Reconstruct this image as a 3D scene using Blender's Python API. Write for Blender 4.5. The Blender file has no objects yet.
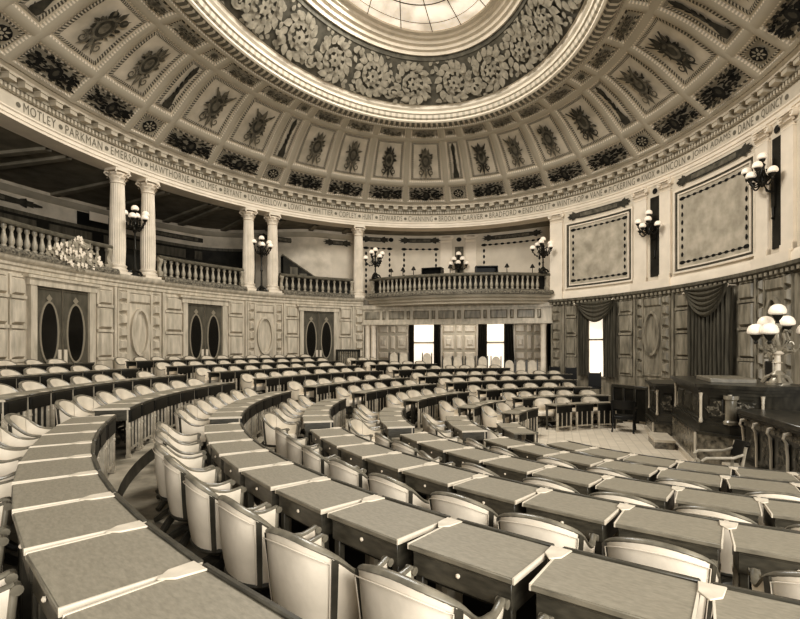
import bpy, bmesh, math, random
from mathutils import Vector, Matrix
R = math.radians
rnd = random.Random(7)
C = bpy.context.scene.collection
EYE = 2.42
FPX, HZY = 480.9, 348.0

# ------------------------------------------------------------------ materials
def srgb(v):
    v = max(0, min(1, v)); return v/12.92 if v <= .04045 else ((v+.055)/1.055)**2.4
def sep(v, sat=1.0):
    """sepia tone of brightness v (0..255)"""
    g = v/255.0
    k = sat*0.30*(1-g)*g*1.6 + 0.0
    return (srgb(g*1.02), srgb(g*.962), srgb(g*(.885-.09*(1-g))), 1)
def nodes(name):
    m = bpy.data.materials.new(name); m.use_nodes = True
    nt = m.node_tree; b = nt.nodes['Principled BSDF']; return m, nt, b
def mat(name, v, rough=.6, spec=.3, metal=0, var=.0, scale=8, stretch=None, bump=0, bscale=60, var2=None):
    m, nt, b = nodes(name)
    b.inputs['Roughness'].default_value = rough; b.inputs['Metallic'].default_value = metal
    b.inputs['Specular IOR Level'].default_value = spec
    if var or bump:
        tc = nt.nodes.new('ShaderNodeTexCoord'); mp = nt.nodes.new('ShaderNodeMapping')
        nt.links.new(tc.outputs['Object'], mp.inputs['Vector'])
        if stretch: mp.inputs['Scale'].default_value = stretch
    if var:
        n = nt.nodes.new('ShaderNodeTexNoise'); n.inputs['Scale'].default_value = scale; n.inputs['Detail'].default_value = 5
        nt.links.new(mp.outputs[0], n.inputs['Vector'])
        cr = nt.nodes.new('ShaderNodeValToRGB')
        cr.color_ramp.elements[0].position = .3; cr.color_ramp.elements[1].position = .7
        cr.color_ramp.elements[0].color = sep(v*(1-var)); cr.color_ramp.elements[1].color = sep(min(250, v*(1+var)))
        nt.links.new(n.outputs['Fac'], cr.inputs[0]); nt.links.new(cr.outputs[0], b.inputs['Base Color'])
    else:
        b.inputs['Base Color'].default_value = sep(v)
    if bump:
        n2 = nt.nodes.new('ShaderNodeTexNoise'); n2.inputs['Scale'].default_value = bscale; n2.inputs['Detail'].default_value = 4
        nt.links.new(mp.outputs[0], n2.inputs['Vector'])
        bp = nt.nodes.new('ShaderNodeBump'); bp.inputs['Strength'].default_value = bump; bp.inputs['Distance'].default_value = .03
        nt.links.new(n2.outputs['Fac'], bp.inputs['Height']); nt.links.new(bp.outputs[0], b.inputs['Normal'])
    return m
def emis(name, v, s):
    m, nt, b = nodes(name)
    b.inputs['Base Color'].default_value = sep(v); b.inputs['Emission Color'].default_value = sep(v)
    b.inputs['Emission Strength'].default_value = s; b.inputs['Roughness'].default_value = .3
    return m
def bead(name, vlo, vhi, period, duty=.5, band=None):
    """dots repeating along UV.x (metres); vlo ground, vhi beads; band=(half width fraction) restricts to |UV.y|>band"""
    m, nt, b = nodes(name); b.inputs['Roughness'].default_value = .65
    uv = nt.nodes.new('ShaderNodeUVMap'); sx = nt.nodes.new('ShaderNodeSeparateXYZ'); nt.links.new(uv.outputs[0], sx.inputs[0])
    def mth(op, a, c=None):
        n = nt.nodes.new('ShaderNodeMath'); n.operation = op
        for i, q in enumerate((a, c)):
            if q is None: continue
            if isinstance(q, (int, float)): n.inputs[i].default_value = q
            else: nt.links.new(q, n.inputs[i])
        return n.outputs[0]
    fr = mth('FRACT', mth('DIVIDE', sx.outputs[0], period))
    on = mth('LESS_THAN', fr, duty)
    if band is not None:
        on = mth('MULTIPLY', on, mth('GREATER_THAN', mth('ABSOLUTE', sx.outputs[1]), band))
    mx = nt.nodes.new('ShaderNodeMix'); mx.data_type = 'RGBA'
    nt.links.new(on, mx.inputs['Factor']); mx.inputs['A'].default_value = sep(vlo); mx.inputs['B'].default_value = sep(vhi)
    nt.links.new(mx.outputs['Result'], b.inputs['Base Color'])
    return m

M = {}
M['plaster'] = mat('cream_plaster', 206, .7, var=.04, scale=1.5)
M['plaster_dim'] = mat('painted_plaster', 176, .8, var=.08, scale=1.2)
M['paper'] = mat('mottled_wall_fabric', 172, .85, var=.13, scale=2.2)
M['dome'] = mat('dome_plaster', 194, .8, var=.09, scale=1.6)
M['dome_rib'] = bead('dome_rib_beading', 172, 218, .10, .5, .72)
M['dome_dark'] = mat('dome_coffer_line', 78, .8, var=.2, scale=4)
M['lowcoffer'] = mat('low_coffer_ground', 152, .8, var=.12, scale=3)
M['emblem'] = mat('painted_trophy_dark', 62, .7, var=.25, scale=5)
M['emblem2'] = mat('painted_trophy_mid', 98, .7, var=.25, scale=6)
M['emblem3'] = mat('painted_trophy_black', 26, .7, var=.5, scale=5)
M['ringbead'] = bead('guilloche_beads', 98, 192, .24, .42)
M['eggdart'] = bead('egg_and_dart', 158, 188, .26, .6)
M['white'] = mat('white_moulding', 226, .6, var=.03, scale=2)
M['ring_white'] = mat('oculus_white', 194, .6, var=.03, scale=2)
M['ring'] = mat('oculus_moulding', 206, .65, var=.05, scale=2)
M['scroll_ground'] = mat('scroll_ground', 80, .8, var=.15, scale=4)
M['scroll'] = mat('scroll_leaf', 136, .7, var=.15, scale=5)
M['frieze'] = mat('frieze_plaster', 196, .7, var=.05, scale=2)
M['letter'] = mat('frieze_letter', 112, .7)
M['dentil'] = mat('dentil_plaster', 185, .7)
M['modil'] = mat('modillion_plaster', 150, .7, var=.12, scale=6)
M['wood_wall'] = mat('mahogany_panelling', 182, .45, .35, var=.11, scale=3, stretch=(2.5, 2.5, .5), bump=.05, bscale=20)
M['wood_wall_r'] = mat('mahogany_panelling_shaded', 132, .42, .4, var=.22, scale=3, stretch=(2.5, 2.5, .5), bump=.05, bscale=20)  # same mahogany as the left wall, with the right side's shade in the colour
M['wood_deep'] = mat('mahogany_recess', 96, .5, .3, var=.2, scale=3, stretch=(2.5, 2.5, .5))
M['carved'] = mat('carved_leaf_band', 96, .6, var=.55, scale=16, bump=.9, bscale=18)
M['wood_lit'] = mat('pale_lobby_panelling', 214, .45, .35, var=.07, scale=3, stretch=(2.5, 2.5, .5))  # mahogany lightened; the window light in the lobby is put into the colour
M['door'] = mat('door_leaf_leather', 84, .5, .3, var=.14, scale=4, stretch=(2, 2, .7))
M['glass_dark'] = mat('dark_door_glass', 22, .12, .6)
M['metal_lt'] = mat('pale_push_plate', 205, .35, .5)
M['brass'] = mat('brass_trim', 150, .35, .5, metal=.3)
M['column'] = mat('marble_column', 214, .45, .4, var=.05, scale=3)
M['rail'] = mat('balustrade_rail', 96, .4, .4, var=.15, scale=6)
M['baluster'] = mat('turned_baluster', 156, .4, .5, var=.08, scale=8)
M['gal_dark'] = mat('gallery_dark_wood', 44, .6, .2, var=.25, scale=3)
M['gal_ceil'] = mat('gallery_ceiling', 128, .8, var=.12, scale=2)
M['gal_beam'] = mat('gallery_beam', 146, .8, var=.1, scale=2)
M['gal_wall'] = mat('gallery_wall_plaster', 204, .85, var=.1, scale=1.5)
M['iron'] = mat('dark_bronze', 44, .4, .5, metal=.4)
M['shade'] = emis('opal_glass_shade', 236, .22)
M['curtain'] = mat('heavy_curtain', 82, .75, .2, var=.15, scale=7, stretch=(3, 3, .3))
M['curtain_dk'] = mat('dark_curtain', 42, .8, .1, var=.2, scale=7)
M['pane'] = emis('daylight_pane', 244, .85)
M['leather'] = mat('cream_leather', 215, .55, .25, var=.045, scale=5, bump=.05, bscale=25)
M['leather_in'] = mat('worn_tan_leather', 198, .5, .35, var=.07, scale=5)
M['chairwood'] = mat('chair_wood', 112, .32, .5, var=.2, scale=9)
M['chairdark'] = mat('chair_base_wood', 62, .35, .5, var=.2, scale=9)
M['nail'] = mat('nail_trim', 216, .4, .5)
M['desktop'] = mat('worn_desk_top', 132, .5, .35, var=.07, scale=26, stretch=(1, 3, 1), bump=.03, bscale=60)
M['deskmid'] = mat('desk_slab', 112, .45, .4, var=.12, scale=9)
M['deskedge'] = mat('pale_desk_edge', 200, .4, .45, var=.06, scale=9)  # pale inkwell plates; on the slab sides the light is in the colour
M['deskwood'] = mat('desk_wood', 66, .36, .45, var=.22, scale=8, stretch=(1, 1, 4))
M['deskdark'] = mat('desk_front_dark', 30, .4, .35, var=.25, scale=8)
M['leg'] = mat('pale_desk_leg', 170, .3, .6, var=.12, scale=9)
M['legdk'] = mat('desk_leg_dark', 70, .35, .5, var=.2, scale=9)
M['carpet'] = mat('tier_carpet', 132, .95, .1, var=.28, scale=2.2, stretch=(1, 1, 1))
M['riser'] = mat('step_riser', 66, .6, .3, var=.2, scale=5)
M['rost'] = mat('rostrum_dark_wood', 50, .28, .55, var=.3, scale=6, stretch=(1, 1, .5))
M['rost_gold'] = mat('rostrum_carving', 84, .35, .5, var=.5, scale=14, bump=.8, bscale=30)
M['rost_drum'] = mat('polished_drum', 120, .2, .7, var=.3, scale=6, stretch=(1, 1, .4))  # paler than the rostrum wood; the rounded corner's reflection is in the colour
M['rost_post'] = mat('rostrum_colonnette', 186, .25, .6)
M['marble'] = mat('veined_marble', 88, .25, .5, var=.6, scale=9, bump=.0)
M['marble_lt'] = mat('pale_marble', 190, .35, .4, var=.08, scale=5)
M['goldwood'] = mat('light_armchair_wood', 150, .35, .5, var=.15, scale=9)
M['black'] = mat('black_leather', 20, .45, .4)
M['sign'] = mat('white_notice', 232, .6)

def tile_floor():
    m, nt, b = nodes('well_floor_tiles'); b.inputs['Roughness'].default_value = .5
    tc = nt.nodes.new('ShaderNodeTexCoord'); mp = nt.nodes.new('ShaderNodeMapping'); mp.inputs['Rotation'].default_value = (0, 0, R(18))
    br = nt.nodes.new('ShaderNodeTexBrick'); br.inputs['Scale'].default_value = 2.4
    br.offset = 0; br.inputs['Color1'].default_value = sep(205); br.inputs['Color2'].default_value = sep(192); br.inputs['Mortar'].default_value = sep(180)
    br.inputs['Brick Width'].default_value = .5; br.inputs['Row Height'].default_value = .5; br.inputs['Mortar Size'].default_value = .03
    nt.links.new(tc.outputs['Object'], mp.inputs[0]); nt.links.new(mp.outputs[0], br.inputs['Vector']); nt.links.new(br.outputs['Color'], b.inputs['Base Color'])
    return m
M['tiles'] = tile_floor()
def skyglass():
    m, nt, b = nodes('leaded_skylight_glass')
    b.inputs['Base Color'].default_value = sep(240); b.inputs['Emission Color'].default_value = sep(244)
    tc = nt.nodes.new('ShaderNodeTexCoord'); n = nt.nodes.new('ShaderNodeTexNoise'); n.inputs['Scale'].default_value = 1.3; n.inputs['Detail'].default_value = 6
    nt.links.new(tc.outputs['Object'], n.inputs['Vector'])
    r = nt.nodes.new('ShaderNodeMapRange'); r.inputs['From Min'].default_value = .3; r.inputs['From Max'].default_value = .65
    r.inputs['To Min'].default_value = .22; r.inputs['To Max'].default_value = .74
    nt.links.new(n.outputs['Fac'], r.inputs[0]); nt.links.new(r.outputs[0], b.inputs['Emission Strength'])
    return m
M['skyglass'] = skyglass()

# ------------------------------------------------------------------ mesh builder
class MB:
    def __init__(s): s.v = []; s.f = []; s.uv = {}; s.mi = []; s.cur = 0
    def face(s, idx, uvs=None):
        if uvs: s.uv[len(s.f)] = uvs
        s.f.append(tuple(idx)); s.mi.append(s.cur)
    def add(s, vs):
        b = len(s.v); s.v.extend([tuple(q) for q in vs]); return b
    def hexa(s, p):  # p: 4 bottom ccw, 4 top ccw
        b = s.add(p)
        for q in ((3,2,1,0),(4,5,6,7),(0,1,5,4),(1,2,6,5),(2,3,7,6),(3,0,4,7)): s.face([b+i for i in q])
    def box(s, x0, x1, y0, y1, z0, z1):
        s.hexa([(x0,y0,z0),(x1,y0,z0),(x1,y1,z0),(x0,y1,z0),(x0,y0,z1),(x1,y0,z1),(x1,y1,z1),(x0,y1,z1)])
    def obox(s, c, ax, hx, hy, z0, z1):
        """box with centre c (x,y), unit axis ax in plan, half sizes"""
        ux, uy = ax; P = []
        for sx, sy in ((-1,-1),(1,-1),(1,1),(-1,1)):
            P.append((c[0]+ux*hx*sx-uy*hy*sy, c[1]+uy*hx*sx+ux*hy*sy))
        s.hexa([(*q, z0) for q in P]+[(*q, z1) for q in P])
    def grid(s, rows, cu=False, cv=False, uvf=None):
        """rows: list of equal-length point lists"""
        n = len(rows); m = len(rows[0]); b = s.add([p for r in rows for p in r])
        for i in range(n if cu else n-1):
            for j in range(m if cv else m-1):
                i2, j2 = (i+1) % n, (j+1) % m
                s.face((b+i*m+j, b+i*m+j2, b+i2*m+j2, b+i2*m+j), None if uvf is None else (uvf(i,j), uvf(i,j+1), uvf(i+1,j+1), uvf(i+1,j)))
        return b
    def lathe(s, prof, seg=16, c=(0,0,0), flute=0, nf=0):
        rows = []
        for r, z in prof:
            row = []
            for k in range(seg):
                a = 2*math.pi*k/seg
                rr = r
                if flute and callable(flute): rr = r*flute(k)
                row.append((c[0]+rr*math.cos(a), c[1]+rr*math.sin(a), c[2]+z))
            rows.append(row)
        b = s.grid(rows, cv=True)
        s.face([b+k for k in range(seg)][::-1]); n = len(prof)-1; s.face([b+n*seg+k for k in range(seg)])
    def tube(s, path, rad, seg=8, flat=1.0, caps=True):
        path = [Vector(p) for p in path]; n = len(path); rows = []
        for i, p in enumerate(path):
            t = (path[min(i+1, n-1)]-path[max(i-1, 0)]).normalized()
            up = Vector((0,0,1)) if abs(t.z) < .95 else Vector((1,0,0))
            a = t.cross(up).normalized(); b2 = a.cross(t).normalized()
            r = rad(i/(n-1)) if callable(rad) else rad
            rows.append([p + a*(r*math.cos(2*math.pi*k/seg)) + b2*(r*flat*math.sin(2*math.pi*k/seg)) for k in range(seg)])
        b = s.grid(rows, cv=True)
        if caps: s.face([b+k for k in range(seg)][::-1]); s.face([b+(n-1)*seg+k for k in range(seg)])
    def prism(s, poly, z0, z1):
        n = len(poly); b = s.add([(x,y,z0) for x,y in poly]+[(x,y,z1) for x,y in poly])
        s.face([b+i for i in range(n)][::-1]); s.face([b+n+i for i in range(n)])
        for i in range(n): j = (i+1) % n; s.face((b+i, b+j, b+n+j, b+n+i))
    def mesh(s, name, mats, smooth=40, bevel=0, recalc=True):
        me = bpy.data.meshes.new(name); me.from_pydata(s.v, [], s.f)
        if s.uv:
            ul = me.uv_layers.new(name='UVMap')
            for p in me.polygons:
                u = s.uv.get(p.index)
                if u:
                    for k, li in enumerate(p.loop_indices): ul.data[li].uv = u[k]
        if not isinstance(mats, (list, tuple)): mats = [mats]
        for q in mats: me.materials.append(q)
        for p, k in zip(me.polygons, s.mi): p.material_index = k
        if bevel or recalc:
            bm = bmesh.new(); bm.from_mesh(me)
            bmesh.ops.remove_doubles(bm, verts=bm.verts, dist=1e-5)
            bmesh.ops.recalc_face_normals(bm, faces=bm.faces)
            if bevel:
                es = [e for e in bm.edges if len(e.link_faces) == 2 and e.calc_face_angle(0) > .6]
                bmesh.ops.bevel(bm, geom=es, offset=bevel, segments=1, affect='EDGES')
            bm.to_mesh(me); bm.free()
        if smooth:
            for p in me.polygons: p.use_smooth = True
            me.set_sharp_from_angle(angle=R(smooth))
        return me
    def obj(s, name, mats, parent=None, smooth=40, bevel=0, recalc=True):
        return link(name, s.mesh(name, mats, smooth, bevel, recalc), parent)
def link(name, me, parent=None, loc=None, rz=None):
    o = bpy.data.objects.new(name, me); C.objects.link(o)
    if parent: o.parent = parent
    if loc: o.location = loc
    if rz is not None: o.rotation_euler = (0, 0, rz)
    return o
def tag(o, label, cat, group=None, kind=None):
    o['label'] = label; o['category'] = cat
    if group: o['group'] = group
    if kind: o['kind'] = kind
    return o
def thing(name, label, cat, loc=(0,0,0), rz=0, group=None):
    o = link(name, None, None, loc, rz); o.empty_display_size = .1
    return tag(o, label, cat, group)
def struct(o): o['kind'] = 'structure'; return o
def copy_tree(o, parent=None):
    c = o.copy(); C.objects.link(c)
    if parent: c.parent = parent
    for ch in o.children: copy_tree(ch, c)
    return c

# ------------------------------------------------------------------ room oval
H0 = 6.2
CX, CY = -.016*H0, 2.087*H0
EA, EB = 1.642*H0, 1.96*H0
TH = R(-21.2); U1 = (math.cos(TH), math.sin(TH)); U2 = (-math.sin(TH), math.cos(TH))
def E(t, o=0):
    a = R(t); p = (EA-o)*math.cos(a); q = (EB-o)*math.sin(a)
    return (CX+p*U1[0]+q*U2[0], CY+p*U1[1]+q*U2[1])
def EP(t, o, z): x, y = E(t, o); return (x, y, z)
def speed(t, o=0):
    a = R(t); return math.hypot((EA-o)*math.sin(a), (EB-o)*math.cos(a))*math.pi/180   # metres per degree
def tang(t):
    a = E(t-.05); b = E(t+.05); d = math.hypot(b[0]-a[0], b[1]-a[1]); return ((b[0]-a[0])/d, (b[1]-a[1])/d)
def inward(t): x, y = tang(t); return (-y, x)
def inside(x, y, o=0):
    dx, dy = x-CX, y-CY; p = (dx*U1[0]+dy*U1[1])/(EA-o); q = (dx*U2[0]+dy*U2[1])/(EB-o); return math.hypot(p, q) < 1
def T(px, o=0):
    """oval parameter of the far wall along a sight line (reading of the photograph)"""
    k = (px-400)/FPX; d = 45.0
    lo = None
    while d > .3:
        if inside(k*d, d, o): lo = d; break
        d -= .05
    hi = lo+.05
    for _ in range(30):
        md = (lo+hi)/2
        if inside(k*md, md, o): lo = md
        else: hi = md
    dx, dy = k*lo-CX, lo-CY
    return math.degrees(math.atan2((dx*U2[0]+dy*U2[1])/(EB-o), (dx*U1[0]+dy*U1[1])/(EA-o)))
def TT(px, o=0):
    t = T(px, o); return t if t > -90 else t+360
def arange(a, b, step):
    n = max(1, int(math.ceil(abs(b-a)/step))); return [a+(b-a)*i/n for i in range(n+1)]
def sweep(mb, prof, t0, t1, step=2.0, closed=False, dt=None):
    ts = arange(t0, t1, step)
    if closed: ts = ts[:-1]
    rows = [[EP(t, o, z) for o, z in prof] for t in ts]
    L = [0]
    for i in range(1, len(ts)+1): L.append(L[-1]+speed(ts[min(i, len(ts)-1)], prof[0][0])*abs(ts[1]-ts[0]))
    W = len(prof)-1
    mb.grid(rows, cu=closed, uvf=lambda i, j: (L[i], 2*j/max(1, W)-1))
def pan(mb, t0, t1, z0, z1, o0, proud, bev=.06, step=3):
    """raised panel with sloping edges on the oval wall"""
    ta, tb = min(t0,t1), max(t0,t1); s = speed((ta+tb)/2); db = min(bev/s, (tb-ta)*.4); bz = min(bev, (z1-z0)*.4)
    ts = arange(ta, tb, step); ti = [ta+db+(tb-ta-2*db)*i/(len(ts)-1) for i in range(len(ts))]
    rows = [[EP(t, o0, z0) for t in ts], [EP(t, o0+proud, z0+bz) for t in ti], [EP(t, o0+proud, z1-bz) for t in ti], [EP(t, o0, z1) for t in ts]]
    b = mb.grid(rows); n = len(ts)
    for k in (0, n-1):
        mb.face((b+k, b+n+k, b+2*n+k, b+3*n+k))
def slab(mb, t0, t1, z0, z1, o0, o1, step=3):
    """curved box between offsets o0 (wall side) and o1 (room side)"""
    ts = arange(t0, t1, step)
    rows = [[EP(t,o0,z0), EP(t,o1,z0), EP(t,o1,z1), EP(t,o0,z1)] for t in ts]
    b = mb.grid(rows, cv=True); n = len(ts)-1
    mb.face((b,b+1,b+2,b+3)); mb.face((b+4*n,b+4*n+1,b+4*n+2,b+4*n+3))
def frame(mb, t0, t1, z0, z1, w, o0, o1):
    s = speed((t0+t1)/2); d = w/s; a, b = min(t0,t1), max(t0,t1)
    slab(mb, a, b, z1-w, z1, o0, o1); slab(mb, a, b, z0, z0+w, o0, o1)
    slab(mb, a, a+d, z0+w, z1-w, o0, o1); slab(mb, b-d, b, z0+w, z1-w, o0, o1)
def oval(mb, tc, zc, hw, hz, o0, o1, ring=.07, seg=28, fill=True):
    s = speed(tc); pts = lambda k, o: [EP(tc+hw*k*math.cos(2*math.pi*i/seg)/s, o, zc+hz*(1-(1-k)*hw/hz)*math.sin(2*math.pi*i/seg)) for i in range(seg)]
    kin = 1-ring/hw
    mb.grid([pts(1, o0), pts(1, o1), pts(kin, o1), pts(kin, o0)], cv=True)
    if fill: b = mb.add(pts(kin, o0+.01)); mb.face([b+i for i in range(seg)])
# ------------------------------------------------------------------ seating geometry (shared by floor and rows)
SX, SY = 6.836, 10.349
ROWS = [('F', 4.20, .75), ('E', 5.32, .86), ('D', 6.78, 1.01), ('C', 8.25, 1.18), ('B', 9.73, 1.32), ('A', 11.32, 1.52), ('Z', 12.87, 1.69), ('Y', 14.37, 1.85), ('X', 15.9, 2.0)]
def pol(r, phi): return (SX+r*math.cos(R(phi)), SY+r*math.sin(R(phi)))
def rwall(phi, o=0):
    lo, hi = 0, 40
    for _ in range(40):
        md = (lo+hi)/2
        if inside(*pol(md, phi), o): lo = md
        else: hi = md
    return lo
# ------------------------------------------------------------------ floor
mb = MB(); mb.prism([pol(22, a) for a in range(0, 360, 6)], -.25, 0)
floor = struct(mb.obj('floor', M['tiles'], smooth=0))
P0, P1 = 86, 300
for i, (nm, r, zt) in enumerate(ROWS):
    zf = zt-.75
    if zf < .02: continue
    r0 = r-.14; r1 = 30 if i+1 >= len(ROWS) else ROWS[i+1][1]-.14
    mb = MB(); rows = []
    for phi in arange(P0, P1, 2):
        rw = rwall(phi, .02) if phi < 236 else 13.9
        a, b = min(r0, rw), min(r1, rw)
        rows.append([(*pol(a, phi), 0), (*pol(a, phi), zf), (*pol(b, phi), zf), (*pol(b, phi), 0)])
    mb.cur = 0
    n = len(rows)
    bb = mb.add([p for q in rows for p in q])
    for k in range(n-1):
        mb.cur = 1; mb.face((bb+4*k, bb+4*k+1, bb+4*k+5, bb+4*k+4))
        mb.cur = 0; mb.face((bb+4*k+1, bb+4*k+2, bb+4*k+6, bb+4*k+5))
    struct(mb.obj('floor_tier', [M['carpet'], M['riser']], floor, smooth=0))
# ------------------------------------------------------------------ lower walls
TL0, TL1 = 124.6, 214.0       # left panelled wall
TR0, TR1 = 2.0, 71.6          # right panelled wall
ZL, ZR = 4.95, 4.65
def lower_wall(name, t0, t1, ztop, m):
    mb = MB(); sweep(mb, [(0, 0), (0, ztop)], t0, t1, 1.5)
    o = struct(mb.obj(name, m)); return o
wall_left = lower_wall('wall_left', TL0, TL1, ZL, M['wood_wall'])
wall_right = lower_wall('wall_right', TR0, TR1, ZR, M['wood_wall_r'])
def cornice_left():
    mb = MB(); sweep(mb, [(0,4.5),(.05,4.52),(.05,4.62),(.09,4.66),(.09,4.74),(.17,4.8),(.2,4.9),(.2,4.95),(-.6,4.95)], TL0, TL1, 1.5)
    return mb.obj('trim_left', M['wood_wall'], wall_left)
struct(cornice_left())
mb = MB(); sweep(mb, [(0,4.36),(.06,4.4),(.06,4.44),(.14,4.5),(.22,4.56),(.22,4.66),(-.05,4.66)], TR0, TR1, 1.5)
struct(mb.obj('trim_right', M['wood_deep'], wall_right))
mb = MB()
for t in arange(TR0+.3, TR1-.3, 1.05): slab(mb, t-.28, t+.28, 4.42, 4.52, .0, .17)
mb.obj('bracket_row', M['wood_wall_r'], wall_right)

def pil_stack(mb, px0, px1, zs, o=0.0):
    t0, t1 = TT(px0), TT(px1)
    for z0, z1 in zs: pan(mb, t0, t1, z0, z1, o, .12, .07)
COLZ = [(1.35,2.05),(2.12,2.95),(3.06,3.78),(3.86,4.36)]
NARZ = [(1.5,1.86),(1.93,2.29),(2.36,2.72),(2.79,3.15),(3.22,3.58),(3.65,4.0),(4.06,4.38)]
def shelf_lines(mb, px0, px1, zs):
    t0, t1 = TT(px0), TT(px1)
    for z in zs: slab(mb, t0, t1, z-.05, z+.04, 0, .1)
def panelling(wall, cols, nars, ovals, strips, m, md, zoff=0):
    mb = MB()
    for a, b in cols:
        ta, tb = TT(a), TT(b); frame(mb, ta, tb, 1.3, 4.42, .06, 0, .05)
        pil_stack(mb, a+.8*(1 if b-a > 12 else .6), b-.8, [(z0, z1) for z0, z1 in COLZ]); shelf_lines(mb, a, b, (2.08, 3.0, 3.82))
    for a, b in nars:
        frame(mb, TT(a), TT(b), 1.3, 4.46, .05, 0, .04); pil_stack(mb, a+.9, b-.9, NARZ)
    for a in strips: slab(mb, TT(a)-.22, TT(a)+.22, .4, 4.5, 0, .09)
    mb.obj('panelling', m, wall)
    for a, b in ovals:
        mo = MB(); tc = (TT(a)+TT(b))/2; hw = abs(TT(a)-TT(b))*speed(tc)/2
        frame(mo, TT(a)+.35, TT(b)-.35, 1.35, 4.42, .06, 0, .05)
        pan(mo, TT(a)+.1, TT(b)-.1, 4.0, 4.36, 0, .07)
        oval(mo, tc, 2.98, hw*.93, .86, 0, .12, .1)
        mo.obj('oval_panel', m, wall)
panelling(wall_left, [(-14,6),(8,24),(96,112),(164,182),(228,243),(285,298.5),(339,351.5)], [(117,127.5),(151,160),(247.5,255),(275,282.5),(354.5,364)],
          [(129,149.5),(256,273.5)], [114, 162.5, 245.5, 284, 353], M['wood_wall'], M['wood_deep'])
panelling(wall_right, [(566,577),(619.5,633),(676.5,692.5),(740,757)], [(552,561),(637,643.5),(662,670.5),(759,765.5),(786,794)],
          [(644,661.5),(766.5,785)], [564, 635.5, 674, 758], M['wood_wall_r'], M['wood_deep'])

# doors
def double_door(n, pxa, pxb, z0):
    ta, tb = TT(pxa), TT(pxb); tm = (ta+tb)/2; z1 = 4.19; s = speed(tm)
    mb = MB(); w = .2/s
    slab(mb, tb-w, tb, z0, z1+.2, 0, .14); slab(mb, ta, ta+w, z0, z1+.2, 0, .14)
    slab(mb, tb-w-.06/s, ta+w+.06/s, z1, z1+.2, 0, .16); slab(mb, tb-w-.16/s, ta+w+.16/s, z1+.2, z1+.28, 0, .22)
    root = struct(mb.obj('door_%d' % n, M['wood_wall']))
    for a, b, sg in ((ta, tm, 1), (tm, tb, -1)):
        ml = MB(); slab(ml, a, b, z0, z1, .01, .06)
        leaf = ml.obj('door_leaf', M['door'], root)
        tc = (a+b)/2; hw = abs(a-b)*s*.30
        mg = MB(); sg_ = 30; zc = z0+1.62
        pts = [EP(tc+hw*math.cos(2*math.pi*i/sg_)/s, .075, zc+.86*math.sin(2*math.pi*i/sg_)) for i in range(sg_)]
        bq = mg.add(pts); mg.face([bq+i for i in range(sg_)]); mg.obj('glass_pane', M['glass_dark'], leaf)
        mf = MB(); oval(mf, tc, zc, hw+.06, .92, .055, .09, .06, 30, fill=False)
        for zz in (zc+1.0, zc-1.0):
            q = [EP(tc+dx/s, .08, zz+dz) for dx, dz in ((0,.12),(.1,0),(0,-.12),(-.1,0))]; bq = mf.add(q); mf.face([bq,bq+1,bq+2,bq+3])
        fb = abs(a-b)
        frame(mf, a-.03*sg*0, b, z0+.3, z1-.05, .012, .055, .068)
        mf.obj('brass_trim', M['brass'], leaf)
        mp = MB(); t_in = tm+sg*.10/s
        slab(mp, t_in-.055/s, t_in+.055/s, z0+.62, z0+1.12, .055, .085); mp.obj('push_plate', M['metal_lt'], leaf)
        slab_ = MB(); slab(slab_, tm-.02/s, tm+.02/s, z0, z1, .055, .08); slab_.obj('meeting_strip', M['brass'], leaf)
double_door(1, 33, 86.5, 1.25); double_door(2, 186, 221, 1.25); double_door(3, 303, 333.5, 1.2)

# ------------------------------------------------------------------ entablature with the carved names
B0 = 8.62
mb = MB(); sweep(mb, [(-.75,9.0),(-.75,B0),(-.05,B0),(0,B0),(0,B0+.09),(.03,B0+.09),(.03,B0+.19),(.07,B0+.22),(.07,B0+.26),(0,B0+.26)], -40, 232, 1.5)
ent = struct(mb.obj('trim_architrave', M['white']))
mb = MB(); sweep(mb, [(0,B0+.26),(0,B0+.66)], -40, 232, 1.5); frieze = struct(mb.obj('trim_frieze', M['frieze'], ent))
mb = MB(); sweep(mb, [(0,9.28),(.05,9.29),(.05,9.44),(.12,9.45),(.12,9.63),(.34,9.63),(.34,9.70),(.40,9.76),(.42,9.80),(.3,9.84)], -40, 232, 1.5)
corn = struct(mb.obj('trim_cornice', M['modil'], ent))
mb = MB()
tt = -40
while tt < 232:
    s = speed(tt); slab(mb, tt-.034/s, tt+.034/s, 9.31, 9.43, .04, .12, 5); tt += .125/s
mb.obj('dentil_course', M['dentil'], corn)
mb = MB(); tt = -40
while tt < 232:
    s = speed(tt); slab(mb, tt-.12/s, tt+.12/s, 9.48, 9.60, .1, .32, 5); slab(mb, tt-.14/s, tt+.14/s, 9.60, 9.635, .1, .35, 5); tt += .5/s
mb.obj('modillion_course', M['dentil'], corn)
mb = MB(); sweep(mb, [(.345,9.64),(.345,9.70),(.405,9.765)], -40, 232, 1.5); mb.obj('cornice_edge', M['frieze'], corn)

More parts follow.
